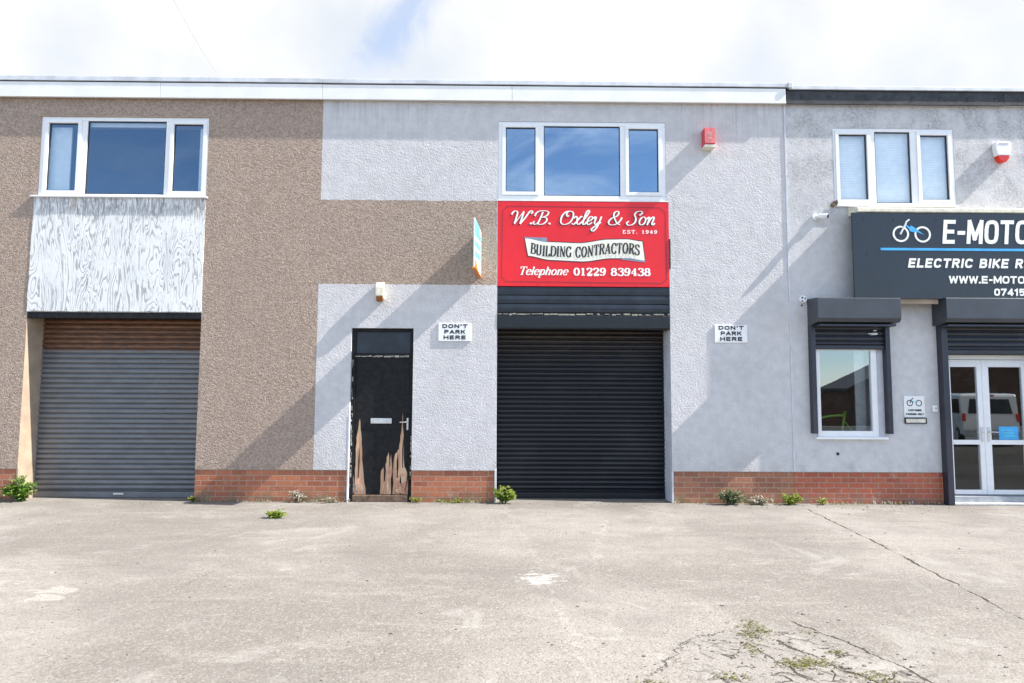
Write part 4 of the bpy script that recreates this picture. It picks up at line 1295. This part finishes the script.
bp = [(60, 75), (82, 52), (800, 54), (825, 78), (828, 392), (806, 412), (78, 408), (56, 388)]
put(outline([(SX(a), SZ(b)) for a, b in bp], 0.014, ys - 0.002).build('border_line', M['red_dark'], None))
TEXT1 = "W.B. Oxley & Son"
hh = SZ(75) - SZ(138)
s1 = dict(text=TEXT1, font=SCRIPT, x0=SX(100), x1=SX(772), z=SZ(138), h=hh, thick=0.026, thin=0.010, shear=0.30)
sh1 = dict(s1); sh1['x0'] -= 0.017; sh1['x1'] -= 0.017; sh1['z'] -= 0.016
put(stroke_text(y=ys - 0.0015, **sh1).build('lettering_shadow', M['ink'], None, recalc=False))
put(stroke_text(y=ys - 0.006, **s1).build('lettering', M['white_ink'], None, recalc=False))
put(stroke_text("EST. 1949", SERIF, SX(623), SX(785), SZ(178), SZ(163) - SZ(178), ys - 0.003, 0.014, 0.008, track=0.25).build('lettering', M['white_ink'], None, recalc=False))
# banner
def wave(u):
    k = [(165, 205), (270, 222), (420, 226), (560, 208), (640, 206), (715, 216)]
    for (a, va), (b, vb) in zip(k, k[1:]):
        if u <= b:
            t = (u - a) / (b - a); t = t * t * (3 - 2 * t)
            return va + (vb - va) * t
    return k[-1][1]


def strip(grow, y, off=0.0):
    top, bot = [], []
    for i in range(41):
        s = i / 40
        ut = 165 - grow + s * (550 + 2 * grow); ub = 180 - grow + s * (546 + 2 * grow)
        vt = wave(min(max(ut, 165), 715)) - grow; vb = wave(min(max(ut, 165), 715)) + 86 + s * 8 - 4 + grow
        top.append((SX(ut), y, SZ(vt))); bot.append((SX(ub), y, SZ(vb)))
    return top, bot


def strip_mb(grow, y):
    top, bot = strip(grow, y)
    mb = MB(); n = len(top)
    mb.add(top + bot, [(i, n + i, n + i + 1, i + 1) for i in range(n - 1)])
    return mb


put(strip_mb(4, ys - 0.0022).build('banner_outline', M['ink'], None, recalc=False))
fo = MB()
for pts in ([(160, 198), (268, 201), (268, 224), (215, 214), (166, 206)], [(618, 290), (618, 302), (726, 314), (730, 308), (660, 292)]):
    fo.add([(SX(a), ys - 0.0030, SZ(b)) for a, b in pts], [tuple(range(len(pts)))])
put(fo.build('banner_fold', M['fold'], None, recalc=False))
put(strip_mb(0, ys - 0.0038).build('banner', M['cream'], None, recalc=False))
def bwarp(X):
    u = 35 + (X + 0.133) / 2.668 * 810
    return SZ(wave(min(max(u, 165), 715))) - SZ(216)


put(stroke_text("BUILDING CONTRACTORS", SERIF, SX(190), SX(700), SZ(283), SZ(234) - SZ(283), ys - 0.0048, 0.026, 0.011, 0.06, bwarp, 0.06).build('banner_lettering', M['ink'], None, recalc=False))
put(stroke_text("Telephone", SERIF, SX(134), SX(362), SZ(376), SZ(338) - SZ(376), ys - 0.003, 0.024, 0.010, 0.32).build('lettering', M['white_ink'], None, recalc=False))
put(stroke_text("01229 839438", SERIF, SX(393), SX(752), SZ(377), SZ(343) - SZ(377), ys - 0.003, 0.032, 0.012, 0.0, None, 0.06).build('lettering', M['white_ink'], None, recalc=False))
for (u, v) in ((150, 42), (430, 44), (640, 44), (230, 418), (470, 420), (690, 424), (48, 42), (836, 44), (840, 420), (46, 415)):
    fx = MB(); fx.cyl((SX(u), ys - 0.004, SZ(v)), (SX(u), ys, SZ(v)), 0.008, seg=8)
    put(fx.build('screw_head', M['red_dark'], None))
put(MB().box(2.523, 2.54, -0.012, -0.001, 3.55, 4.02).build('side_bracket', M['gap'], None))

# ================================================================== PROJECTING SIGN
PSx = -0.395
PS = thing('projecting_sign', 'narrow turquoise and white sign board projecting edge-on from bare brown panel', 'sign', (PSx, 0, 3.42))
PS.rotation_euler = (0, 0, R(-3.8))
def putp(ob): return place(PS, ob)
putp(MB().box(PSx - 0.011, PSx + 0.011, -0.82, -0.03, 3.41, 4.12).build('panel', M['white_plate'], None, bevel=0.003))
for s_, x in ((-1, PSx - 0.0125), (1, PSx + 0.0125)):
    for pts in ([(-0.815, 3.86), (-0.20, 3.92), (-0.20, 4.11), (-0.815, 4.11)], [(-0.815, 3.71), (-0.06, 3.78), (-0.06, 3.86), (-0.815, 3.81)],
                [(-0.815, 3.56), (-0.06, 3.64), (-0.06, 3.72), (-0.815, 3.66)], [(-0.18, 3.92), (-0.05, 3.92), (-0.05, 4.02), (-0.26, 4.02)]):
        putp(MB().add([(x, a_, b_) for a_, b_ in pts], [(0, 1, 2, 3)]).build('print', M['turq'], None, recalc=False))
    putp(MB().add([(x, -0.815, 3.415), (x, -0.20, 3.415), (x, -0.50, 3.50), (x, -0.815, 3.55)], [(0, 1, 2, 3)]).build('print', M['orange'], None, recalc=False))
putp(MB().box(PSx - 0.03, PSx + 0.03, -0.825, -0.02, 3.385, 3.409).build('bottom_rail', M['orange'], None, bevel=0.003))
putp(MB().box(PSx - 0.02, PSx + 0.02, -0.03, 0.003, 3.42, 4.11).build('mounting_bracket', M['grey_pl'], None, bevel=0.003))

# ================================================================== small wall fittings
lx, lz = -1.905, 3.19
LP = thing('security_light', 'small rust-stained cream bulkhead light above the black door', 'light', (lx, 0, 3.04))
b = MB().prism_x([(-0.002, 3.30), (-0.05, 3.305), (-0.10, 3.285), (-0.13, 3.22), (-0.13, 3.10), (-0.11, 3.055), (-0.002, 3.05)], lx - 0.062, lx + 0.062)
place(LP, b.build('housing', M['dirty_white'], None, bevel=0.012))
place(LP, MB().prism_x([(-0.004, 3.049), (-0.108, 3.054), (-0.13, 3.085), (-0.134, 3.085), (-0.118, 3.03), (-0.06, 3.012), (-0.004, 3.02)], lx - 0.05, lx + 0.05).build('rusty_base', M['rust'], None, bevel=0.006))

ax = 3.137
A1 = thing('alarm_box', 'faded red box alarm high on the grey wall beside the middle window', 'alarm box', (ax, 0, 5.43), 'burglar alarm boxes')
place(A1, MB().box(ax - 0.086, ax + 0.086, -0.16, -0.001, 5.475, 5.735).build('housing', M['alarm_red'], None, bevel=0.008))
place(A1, MB().box(ax - 0.080, ax + 0.080, -0.166, -0.1605, 5.487, 5.728).build('front_cover', M['alarm_pink'], None, bevel=0.003))
place(A1, MB().box(ax - 0.080, ax + 0.086, -0.158, -0.001, 5.428, 5.473).build('lamp_lens', M['dirty_white'], None, bevel=0.008))
pr = MB()
for (x0, x1, z0, z1) in ((-.035, .035, 5.640, 5.648), (-.035, .035, 5.612, 5.620), (-.03, .03, 5.575, 5.582), (-.03, .03, 5.552, 5.558)):
    pr.box(ax + x0, ax + x1, -0.1685, -0.1665, z0, z1)
place(A1, pr.build('faded_print', M['dirty_white'], None))

bx_ = 7.74
A2 = thing('alarm_box', 'white shield shaped alarm box with a red lens near the right edge', 'alarm box', (bx_, 0, 5.25), 'burglar alarm boxes')
shield = [(-0.125, 5.560), (-0.105, 5.580), (0.105, 5.580), (0.125, 5.560), (0.120, 5.46), (0.098, 5.36), (-0.098, 5.36), (-0.120, 5.46)]
place(A2, MB().prism_y([(bx_ + a, b_) for a, b_ in shield], -0.10, -0.001).build('housing', M['white_plate'], None, bevel=0.016, smooth=False))
place(A2, MB().box(bx_ - 0.075, bx_ + 0.075, -0.104, -0.1005, 5.535, 5.553).build('vent_strip', M['grey_pl'], None))
lens = [(-0.097, 5.357), (-0.06, 5.366), (0.0, 5.372), (0.06, 5.366), (0.097, 5.357), (0.075, 5.30), (0.04, 5.265), (0.0, 5.255), (-0.04, 5.265), (-0.075, 5.30)]
place(A2, MB().prism_y([(bx_ + a, b_) for a, b_ in lens], -0.096, -0.001).build('red_lens', M['lens_red'], None, bevel=0.012))

CC = thing('security_camera', 'small white bullet camera on the grey wall under the right window corner', 'camera', (4.80, 0, 4.40))
c = MB(); c.cyl((4.80, -0.001, 4.385), (4.80, -0.03, 4.385), 0.055, 0.05, 16); c.cyl((4.80, -0.03, 4.385), (4.835, -0.08, 4.372), 0.02, 0.02, 10)
place(CC, c.build('mount', M['white_plate'], None))
c = MB(); c.cyl((4.83, -0.06, 4.385), (4.925, -0.155, 4.36), 0.036, 0.038, 18)
place(CC, c.build('body', M['white_plate'], None, bevel=0.006))
c = MB(); c.cyl((4.9255, -0.1555, 4.3598), (4.932, -0.162, 4.358), 0.030, 0.028, 18)
place(CC, c.build('lens', M['bolt'], None))

rr = random.Random(5)
nb = MB()
for k in range(14):
    a = rr.uniform(0, 6.28)
    pts = [Vector((5.085 + 0.05 * math.cos(a + i * 0.9) * rr.uniform(.5, 1.1), -0.05 + 0.03 * math.sin(a * 2 + i), 4.585 + 0.045 * math.sin(a + i * 1.1) * rr.uniform(.4, 1.1))) for i in range(7)]
    nb.tube(pts, 0.008, 5)
tag(nb.build('cable_tangle', M['nest']), 'tangle of frayed brown cable on the left corner of right upstairs sill', 'cable')

jb = MB(); jb.cyl((4.568, -0.001, 3.095), (4.568, -0.035, 3.095), 0.062, 0.055, 18)
J = thing('junction_box', 'round white stained junction box left of the charcoal shutter box', 'junction box', (4.568, 0, 3.05))
place(J, jb.build('cover', M['white_plate'], None, bevel=0.006))
jh = MB()
for (dx, dz, r_) in ((-0.02, 0.02, 0.015), (0.025, 0.01, 0.013), (-0.02, -0.03, 0.012)):
    jh.cyl((4.568 + dx, -0.036, 3.095 + dz), (4.568 + dx, -0.038, 3.095 + dz), r_, seg=10)
jh.cyl((4.55, -0.001, 3.0), (4.55, -0.006, 3.0), 0.014, seg=10)
place(J, jh.build('knockout', M['gap'], None))

# DON'T PARK HERE plates
for (x0, label) in ((-1.018, "white plate reading don't park here between black door and red sign"),
                    (3.198, "white plate reading don't park here right of the black roller shutter")):
    DP = thing('parking_sign', label, 'sign', (x0 + 0.25, 0, 2.415), "don't park here plates")
    place(DP, MB().box(x0, x0 + 0.498, -0.018, -0.001, 2.418, 2.690).build('plate', M['white_plate'], None, bevel=0.004))
    for (txt, a, b, zb_) in (("DON'T", 0.060, 0.445, 2.615), ("PARK", 0.090, 0.410, 2.529), ("HERE", 0.080, 0.420, 2.443)):
        ob = sans_text(txt, x0 + a, x0 + b, zb_, 0.062, -0.0192, 0.0175, gap=0.36).build('lettering', M['ink'], None, recalc=False)
        place(DP, ob)

# ================================================================== CHARCOAL SHOP SIGN
EX0, EY = 5.222, -0.30
ES = thing('shop_sign', 'charcoal bike shop sign with white lettering and bicycle emblem above the shutter boxes', 'sign', (7.4, EY, 3.07))
def pute(ob): return place(ES, ob)
pute(MB().box(EX0, 9.6, EY, EY + 0.03, 3.07, 4.378).build('panel', M['sign_char'], None, bevel=0.004))
br_ = MB()
br_.box(EX0 + 0.30, EX0 + 0.34, EY + 0.031, -0.001, 3.10, 4.35)
br_.box(9.55, 9.59, EY + 0.031, -0.001, 3.10, 4.35)
br_.box(EX0 + 0.05, 9.54, EY + 0.031, EY + 0.06, 4.30, 4.345)
br_.box(EX0 + 0.05, 9.54, EY + 0.031, EY + 0.06, 3.12, 3.16)
pute(br_.build('mounting_frame', M['gap'], None))
# pixel-of-zoom to sign plane, measured off the lettering
UX = lambda u: EX0 + (u - 66) * 0.002665
UZ = lambda v: 4.378 - (v - 45) * 0.002790
yl = EY - 0.003
place(U3, MB().box(5.90, 6.50, -0.26, -0.23, 3.0, 3.068).build('timber_batten', M['beige'], None))
pute(MB().box(UX(222), 9.6 - 0.002, yl - 0.001, yl + 0.002, UZ(251), UZ(238)).build('blue_line', M['blue'], None))
lg = MB()
lg.ring((UX(340), UZ(161)), 0.096, 0.124, yl - 0.002, yl + 0.001)
lg.ring((UX(464), UZ(163)), 0.096, 0.124, yl - 0.002, yl + 0.001)
pute(lg.build('wheel_emblem', M['white_ink'], None))
hb = MB()
hb.tube([(UX(336), yl - 0.002, UZ(163)), (UX(368), yl - 0.002, UZ(108)), (UX(372), yl - 0.002, UZ(96)), (UX(390), yl - 0.002, UZ(82))], 0.013, 6)
pute(hb.build('handlebar_emblem', M['white_ink'], None))
zg = [(356, 106), (398, 124), (396, 112), (430, 134), (470, 166), (424, 146), (420, 154), (392, 146), (386, 132)]
pute(MB().prism_y([(UX(a), UZ(b_)) for a, b_ in zg], yl - 0.0045, yl - 0.0025).build('frame_emblem', M['blue'], None))
def esign(txt, u0, u1, vt, vb, thick, shear, gap=0.34):
    h_ = UZ(vt) - UZ(vb)
    pute(sans_text(txt, UX(u0), UX(u1) , UZ(vb), h_, yl - 0.001, thick, shear, gap).build('lettering', M['white_ink'], None, recalc=False))


esign("E-MOTO", 574, 1066, 82, 213, 0.059, 0.10, 0.34)
esign("ELECTRIC BIKE RE", 372, 1070, 294, 345, 0.033, 0.20, 0.38)
esign("WWW.E-MOTO", 600, 1030, 388, 429, 0.026, 0.06, 0.30)
esign("07415", 853, 1026, 456, 495, 0.026, 0.05, 0.34)
for (u, v) in ((138, 75), (307, 78), (550, 78), (790, 80), (1010, 82), (145, 272)):
    sc2 = MB(); sc2.cyl((UX(u), yl - 0.002, UZ(v)), (UX(u), yl + 0.004, UZ(v)), 0.014, seg=10)
    pute(sc2.build('screw_head', M['bolt'], None))

# customer parking plate, letter slot, bell
PP = thing('parking_sign', 'small white customer parking plate with bicycle emblem between shop window and doors', 'sign', (6.22, 0, 1.30))
place(PP, MB().box(6.06, 6.378, -0.012, -0.001, 1.302, 1.622).build('plate', M['white_plate'], None, bevel=0.003))
em = MB()
em.ring((6.150, 1.515), 0.036, 0.048, -0.0145, -0.0125, 28); em.ring((6.288, 1.513), 0.036, 0.048, -0.0145, -0.0125, 28)
em.tube([(6.15, -0.014, 1.515), (6.178, -0.014, 1.565), (6.20, -0.014, 1.588)], 0.006, 6)
place(PP, em.build('wheel_emblem', M['ink'], None))
place(PP, MB().prism_y([(6.165, 1.553), (6.205, 1.545), (6.288, 1.513), (6.225, 1.533), (6.20, 1.528)], -0.0165, -0.0148).build('frame_emblem', M['turq'], None))


SANS['S'] = (.54, [('c', [(.50, .78), (.42, .97), (.25, 1), (.06, .92), (.04, .66), (.25, .53), (.48, .42), (.52, .14), (.36, .01), (.2, 0), (.04, .08), (.0, .24)])])
SANS['U'] = (.60, [('l', [(0, .3), (0, 1)]), ('c', [(0, .35), (.05, .08), (.3, 0), (.55, .08), (.6, .35)]), ('l', [(.6, .3), (.6, 1)])])
SANS['G'] = (.64, [SANS['C'][1][0], ('l', [(.6, 0.05), (.6, .42)]), ('l', [(.36, .42), (.6, .42)])])
SANS['Y'] = (.62, [('l', [(.31, 0), (.31, .45)]), ('l', [(.31, .45), (0, 1)]), ('l', [(.31, .45), (.62, 1)])])
place(PP, sans_text("CUSTOMER", 6.120, 6.325, 1.390, 0.030, -0.0135, 0.0085).build('lettering', M['ink'], None, recalc=False))
place(PP, sans_text("PARKING ONLY", 6.085, 6.358, 1.332, 0.030, -0.0135, 0.0085).build('lettering', M['ink'], None, recalc=False))
LS = thing('letter_slot', 'narrow dark framed letter slot under the small white parking plate', 'letter box', (6.22, 0, 1.2))
lsf = MB(); frame_ring(lsf, 6.062, 6.392, 1.202, 1.292, 0.014, -0.03, -0.001)
place(LS, lsf.build('surround', M['char_rail'], None, bevel=0.003))
place(LS, MB().box(6.077, 6.377, -0.024, -0.001, 1.217, 1.277).build('flap', M['dirty_white'], None, bevel=0.004))
DB = thing('door_bell', 'small square white door bell beside the charcoal door rail', 'door bell', (6.52, 0, 1.38))
place(DB, MB().box(6.488, 6.568, -0.03, -0.001, 1.382, 1.482).build('housing', M['white_plate'], None, bevel=0.01))
c = MB(); c.cyl((6.535, -0.0305, 1.437), (6.535, -0.036, 1.437), 0.014, seg=14)
place(DB, c.build('push_button', M['grey_pl'], None))
vh = MB(); vh.ring((5.03, 0.745), 0.014, 0.023, -0.008, -0.001, 20); vh.cyl((5.03, -0.001, 0.745), (5.03, -0.003, 0.745), 0.014, seg=16, mi=1)
tag(vh.build('overflow_pipe', [M['gap'], M['bolt']]), 'small dark overflow pipe hole below the shop window', 'pipe')

# overhead cable from the roof towards a pole behind the viewer
a = Vector((-0.362, 0.841, 0.403)); b = Vector((-0.390, 0.791, 0.471)); c0 = Vector((0, -10.5, 1.55))
pa = c0 + a * ((6.41 - 1.55) / a.z)
pb = c0 + b * 8.0
pts = []
for i in range(25):
    s = i / 24 * 1.9
    q = pa + (pb - pa) * s
    q.z -= 0.10 * 4 * (i / 24) * (1 - i / 24)
    pts.append(q)
cb = MB(); cb.tube(pts, 0.0027, 6)
tag(cb.build('overhead_cable', M['cable']), 'thin grey overhead cable rising from the flat roof into the sky', 'cable')

# ================================================================== lime bicycle frame in the shop
BF = thing('bicycle_frame', 'lime green bicycle frame standing behind the shop window glass', 'bicycle', (5.15, 0.55, 0.75))
def bt(name, pts, r, mat):
    mb = MB(); mb.tube(pts, r, 10)
    return place(BF, mb.build(name, mat, None, smooth=True))


yb = 0.55
bt('head_tube', [(4.88, yb, 1.14), (4.86, yb, 1.26)], 0.022, M['lime'])
bt('top_tube', catmull([(4.87, yb, 1.225), (5.02, yb, 1.265), (5.2, yb, 1.30), (5.42, yb, 1.315)], 6), 0.018, M['lime'])
bt('down_tube', catmull([(4.885, yb, 1.16), (5.0, yb, 1.0), (5.2, yb, 0.82), (5.32, yb, 0.78)], 6), 0.022, M['lime'])
bt('seat_tube', [(5.44, yb, 1.38), (5.32, yb, 0.78)], 0.02, M['lime'])
bt('seat_stay', [(5.40, yb, 1.24), (5.75, yb, 0.80)], 0.012, M['lime'])
bt('chain_stay', [(5.32, yb, 0.78), (5.75, yb, 0.80)], 0.012, M['lime'])
bt('fork', [(4.885, yb, 1.14), (4.74, yb, 0.62)], 0.014, M['rubber'])
st = MB().box(4.75, 5.8, 0.35, 0.75, 0.05, 0.60)
tag(st.build('display_plinth', M['interior'], None, bevel=0.01), 'dark low display plinth inside the bike shop window', 'plinth')
fb2 = MB().box(5.29, 5.35, yb - 0.03, yb + 0.03, 0.60, 0.78)
place(BF, fb2.build('stand', M['rubber'], None, bevel=0.006))

# ================================================================== what the glass mirrors: sheds and a van across the yard
YW = thing('yard_wall', 'low dark brick wall across the yard, mirrored in the shop window', 'wall', (6, -32, 0))
place(YW, MB().box(-12, 21.1, -32.2, -32, 0, 2.05).build('brickwork', M['dark_brick'], None))
place(YW, MB().box(-12, 21.1, -32.25, -31.95, 2.051, 2.12).build('coping', M['slate'], None))
SB = thing('brick_shed', 'dark brick shed with slate gable roof across the yard, mirrored in the glass', 'building', (27, -36, 0))
place(SB, MB().prism_y([(21.6, 0), (35.4, 0), (35.4, 2.3), (28.5, 5.5), (21.6, 2.3)], -36, -32.5).build('wall', M['dark_brick'], None))
rf = MB().prism_y([(21.2, 2.15), (21.2, 2.30), (28.5, 5.75), (35.8, 2.30), (35.8, 2.15), (28.5, 5.56)], -36.3, -32.2)
place(SB, rf.build('roof', M['slate'], None))
VN = thing('parked_van', 'white small van parked across the yard, mirrored in the shop doors', 'van', (17.5, -15.0, 0), rz=R(20))
def vpart(name, mb, mat, parent=None, bevel=0.0):
    o = mb.build(name, mat, parent or VN, bevel=bevel); return o
# body: side profile along local y (rear at +y), extruded over x
prof = [(2.02, 0.35), (2.05, 0.75), (2.0, 1.05), (1.86, 1.72), (1.75, 1.80), (0.2, 1.84), (-0.55, 1.78), (-1.25, 1.18), (-2.0, 0.98), (-2.15, 0.75), (-2.12, 0.35)]
vpart('body', MB().prism_x(prof, -0.84, 0.84), M['van'], bevel=0.07)
vpart('rear_window', MB().add([(-0.66, 2.012, 1.12), (0.66, 2.012, 1.12), (0.58, 1.892, 1.62), (-0.58, 1.892, 1.62)], [(0, 1, 2, 3)]), M['van_glass'])
for s in (-1, 1):
    vpart('side_window', MB().add([(s * 0.845, 1.7, 1.12), (s * 0.845, 0.35, 1.12), (s * 0.845, 0.35, 1.62), (s * 0.845, 1.62, 1.62)], [(0, 1, 2, 3)]), M['van_glass'])
    vpart('door_window', MB().add([(s * 0.845, 0.2, 1.12), (s * 0.845, -1.1, 1.16), (s * 0.845, -0.52, 1.64), (s * 0.845, 0.2, 1.66)], [(0, 1, 2, 3)]), M['van_glass'])
    vpart('tail_lamp', MB().box(s * 0.80 - 0.05, s * 0.80 + 0.05, 1.98, 2.065, 0.85, 1.12), M['lens_red'], bevel=0.01)
    for y in (-1.4, 1.3):
        wh = MB(); wh.cyl((s * 0.70, y, 0.31), (s * 0.86, y, 0.31), 0.31, seg=24)
        wo_ = vpart('wheel', wh, M['rubber'])
        rm = MB(); rm.cyl((s * 0.861, y, 0.31), (s * 0.872, y, 0.31), 0.19, seg=20)
        rm.build('rim', M['chrome'], wo_)
vpart('brake_lamp', MB().box(-0.16, 0.16, 1.80, 1.88, 1.735, 1.775), M['lens_red'])
vpart('rear_bumper', MB().box(-0.84, 0.84, 1.95, 2.12, 0.32, 0.55), M['grey_pl'], bevel=0.04)
vpart('windscreen', MB().add([(-0.7, -0.60, 1.76), (0.7, -0.60, 1.76), (0.76, -1.25, 1.20), (-0.76, -1.25, 1.20)], [(0, 1, 2, 3)]), M['van_glass'])


# ================================================================== weeds
def weed(name, label, loc, h, rad, n, pal, seed, leaf=0.05, narrow=0.4, flowers=0, group='weeds along the foot of the wall'):
    rr = random.Random(seed)
    mb = MB()
    h *= 1.2; rad *= 1.2; leaf *= 1.2; n = int(n * 1.25)
    # thin stems
    tips = []
    ns = max(4, n // 14)
    for k in range(ns):
        a = rr.uniform(0, 2 * math.pi); d = rad * math.sqrt(rr.uniform(0.02, 1.0))
        zt = h * (1 - 0.55 * (d / rad) ** 2) * rr.uniform(0.55, 1.0)
        tip = Vector((d * math.cos(a), min(d * math.sin(a) * 0.7 - 0.02, 0.03), zt))
        midp = tip * 0.5 + Vector((0, 0, zt * 0.18))
        mb.tube([Vector((tip.x * .15, tip.y * .15, 0)), midp, tip], 0.0035, 4, 2)
        tips.append((midp, tip))
    for k in range(n):
        mp, tp = rr.choice(tips)
        s = rr.uniform(0.15, 1.05)
        base = (mp * (2 * s) if s < 0.5 else mp + (tp - mp) * (2 * s - 1)) + Vector((rr.gauss(0, .012), rr.gauss(0, .012), rr.gauss(0, .008)))
        a = rr.uniform(0, 2 * math.pi); el = rr.uniform(-0.3, 1.0)
        d = Vector((math.cos(a) * math.cos(el), math.sin(a) * math.cos(el), math.sin(el)))
        L = leaf * rr.uniform(0.55, 1.25)
        sd = d.cross(Vector((0, 0, 1)))
        sd = (sd.normalized() if sd.length > .01 else Vector((1, 0, 0))) * L * narrow * 0.5
        q1 = base + d * L * 0.5 + Vector((0, 0, 0.1 * L))
        q2 = base + d * L - Vector((0, 0, 0.12 * L))
        for q in (base, q1, q2):
            q.z = max(q.z, 0.004)
        mb.add([base, q1 + sd, q2, q1 - sd], [(0, 1, 2, 3)], rr.choices((0, 1, 2), (5, 2, 2))[0] if not flowers else rr.choices((0, 2), (5, 2))[0])
    for k in range(flowers):
        mp, tp = rr.choice(tips)
        c_ = tp + Vector((rr.gauss(0, .02), rr.gauss(0, .02), rr.uniform(0, .03)))
        for q in range(5):
            a = q * 1.257
            mb.add([c_, c_ + Vector((math.cos(a - .4) * .012, -.004, math.sin(a - .4) * .012)), c_ + Vector((math.cos(a) * .018, -.006, math.sin(a) * .018)), c_ + Vector((math.cos(a + .4) * .012, -.004, math.sin(a + .4) * .012))], [(0, 1, 2, 3)], 1)
    ob = mb.build(name, LEAF[pal], None, recalc=False)
    ob.location = loc
    return tag(ob, label, 'weed', group)


weed('weed', 'tall bright green leafy weed at the left jamb of the grey shutter', (-7.14, -0.03, 0), 0.33, 0.20, 420, 'bright', 1, 0.075, 0.42)
weed('weed', 'yellow flowering weed at the left foot of the black roller shutter', (-0.01, -0.06, 0), 0.25, 0.15, 300, 'yellow', 2, 0.055, 0.4, flowers=40)
weed('weed', 'round grey-green bushy weed against the brick plinth right of black shutter', (3.36, -0.10, 0), 0.22, 0.19, 460, 'grey', 3, 0.042, 0.5)
weed('weed', 'sprawling low drab weed between two clumps on the plinth', (3.78, -0.09, 0), 0.11, 0.20, 240, 'dry', 4, 0.04, 0.4)
weed('weed', 'small olive green weed under the vertical wall joint', (4.24, -0.09, 0), 0.17, 0.16, 260, 'yellow', 5, 0.045, 0.45, flowers=8)
weed('weed', 'tiny green tuft under the left end of shop window', (4.74, -0.07, 0), 0.09, 0.10, 90, 'yellow', 6, 0.035, 0.4)
weed('weed', 'pale dried weed stalks against the brick left of black door', (-3.07, -0.06, 0), 0.17, 0.11, 120, 'dry', 7, 0.05, 0.35)
weed('weed', 'flat yellow-green weed growing alone out in the concrete', (-2.95, -1.38, 0), 0.07, 0.12, 150, 'yellow', 8, 0.06, 0.4, flowers=10)
weed('weed', 'little green sprig at the right corner of grey shutter', (-4.60, -0.05, 0), 0.08, 0.08, 60, 'yellow', 9, 0.035, 0.4)
weed('weed', 'small weed low beside the left door post of black door', (-2.55, -0.05, 0), 0.08, 0.22, 110, 'dry', 10, 0.03, 0.4)
weed('weed', 'small green weed at the right post of the black door', (-1.33, -0.05, 0), 0.09, 0.08, 70, 'yellow', 11, 0.03, 0.4)
weed('weed', 'thin low weed line on the plinth beneath the left parking plate', (-0.75, -0.05, 0), 0.06, 0.25, 110, 'yellow', 12, 0.028, 0.4)
weed('weed', 'sparse drab weed near the left edge brick plinth', (-7.55, -0.06, 0), 0.06, 0.18, 80, 'dry', 13, 0.03, 0.4)

# ragged seedlings and dead bits in the joint at the foot of the wall
rr = random.Random(77)
jl = MB()
for (x0_, x1_) in ((-8.0, -7.26), (-4.62, -2.35), (-1.38, -0.13), (2.53, 6.58)):
    n_ = int((x1_ - x0_) * 260)
    for k in range(n_):
        x = rr.uniform(x0_, x1_)
        den = noise.noise(Vector((x * 2.3, 4.0, 0)))
        if den < -0.05 + rr.uniform(-.15, .25): continue
        o_ = Vector((x, -0.012 - abs(rr.gauss(0, 0.035)), 0.003))
        up_ = rr.random() < 0.55
        L = rr.uniform(0.012, 0.05) * (1.3 if up_ else 1)
        d = Vector((rr.uniform(-1, 1), rr.uniform(-.6, .2), rr.uniform(.5, 1.6) if up_ else 0.05)).normalized() * L
        q = Vector((d.y, -d.x, 0)); q = (q.normalized() if q.length > 1e-5 else Vector((1, 0, 0))) * L * rr.uniform(.1, .3)
        jl.add([o_, o_ + d * .5 + q, o_ + d, o_ + d * .5 - q], [(0, 1, 2, 3)], rr.choices((0, 1, 2), (3, 3, 4))[0])
tag(jl.build('ground_cover', LEAF['dry'], None, recalc=False), kind='stuff')

# moss in the broken slab
rr = random.Random(31)
ms = MB()
for (cx, cy, sx_, sy_, n) in ((1.72, -5.66, 0.05, 0.10, 200), (1.62, -5.80, 0.04, 0.06, 100), (1.74, -6.30, 0.07, 0.05, 220), (1.86, -6.28, 0.05, 0.05, 140), (1.55, -6.05, 0.03, 0.06, 70), (2.05, -6.12, 0.03, 0.03, 60), (2.1, -6.5, 0.06, 0.06, 140), (1.30, -6.50, 0.06, 0.03, 70), (0.80, -6.58, 0.05, 0.03, 40), (2.05, -5.75, .02, .03, 20), (4.06, -2.9, 0.015, 0.08, 40), (3.97, -3.6, 0.012, 0.06, 25)):
    for k in range(n):
        x = cx + rr.gauss(0, sx_); y = cy + rr.gauss(0, sy_)
        s = rr.uniform(0.006, 0.014); a = rr.uniform(0, 6.28); z = 0.004 + rr.uniform(0, 0.003)
        d = Vector((math.cos(a), math.sin(a), rr.uniform(-.05, .2))) * s; q = Vector((-math.sin(a), math.cos(a), 0)) * s * .6
        o_ = Vector((x, y, z))
        ms.add([o_ - d * .3, o_ + q, o_ + d, o_ - q], [(0, 1, 2, 3)], rr.choice((0, 0, 1, 2)))
tag(ms.build('moss', LEAF['moss'], None, recalc=False), kind='stuff')
# loose grit and crumbs
gr = MB()
for k in range(480):
    if k < 110:
        x = rr.gauss(1.72, 0.55); y = rr.gauss(-6.25, 0.45)
    elif k < 300:
        x = rr.uniform(-7.5, 6.5); y = -abs(rr.gauss(0, 0.25)) - 0.01
    else:
        x = rr.uniform(-7, 7); y = rr.uniform(-6.8, -0.5)
    s = rr.uniform(0.003, 0.010)
    v8 = [(x + s * a * rr.uniform(.6, 1.2), y + s * b * rr.uniform(.6, 1.2), 0.001 + (s * 0.9 * rr.uniform(.6, 1.1) if c_ else 0)) for c_ in (0, 1) for b in (-1, 1) for a in (-1, 1)]
    gr.add(v8, [(0, 2, 3, 1), (4, 5, 7, 6), (0, 1, 5, 4), (2, 6, 7, 3), (0, 4, 6, 2), (1, 3, 7, 5)])
M['grit'] = plain("grit", (0.22, 0.205, 0.19), 0.9, var=0.3, vscale=20)
tag(gr.build('gravel', M['grit'], None), kind='stuff')
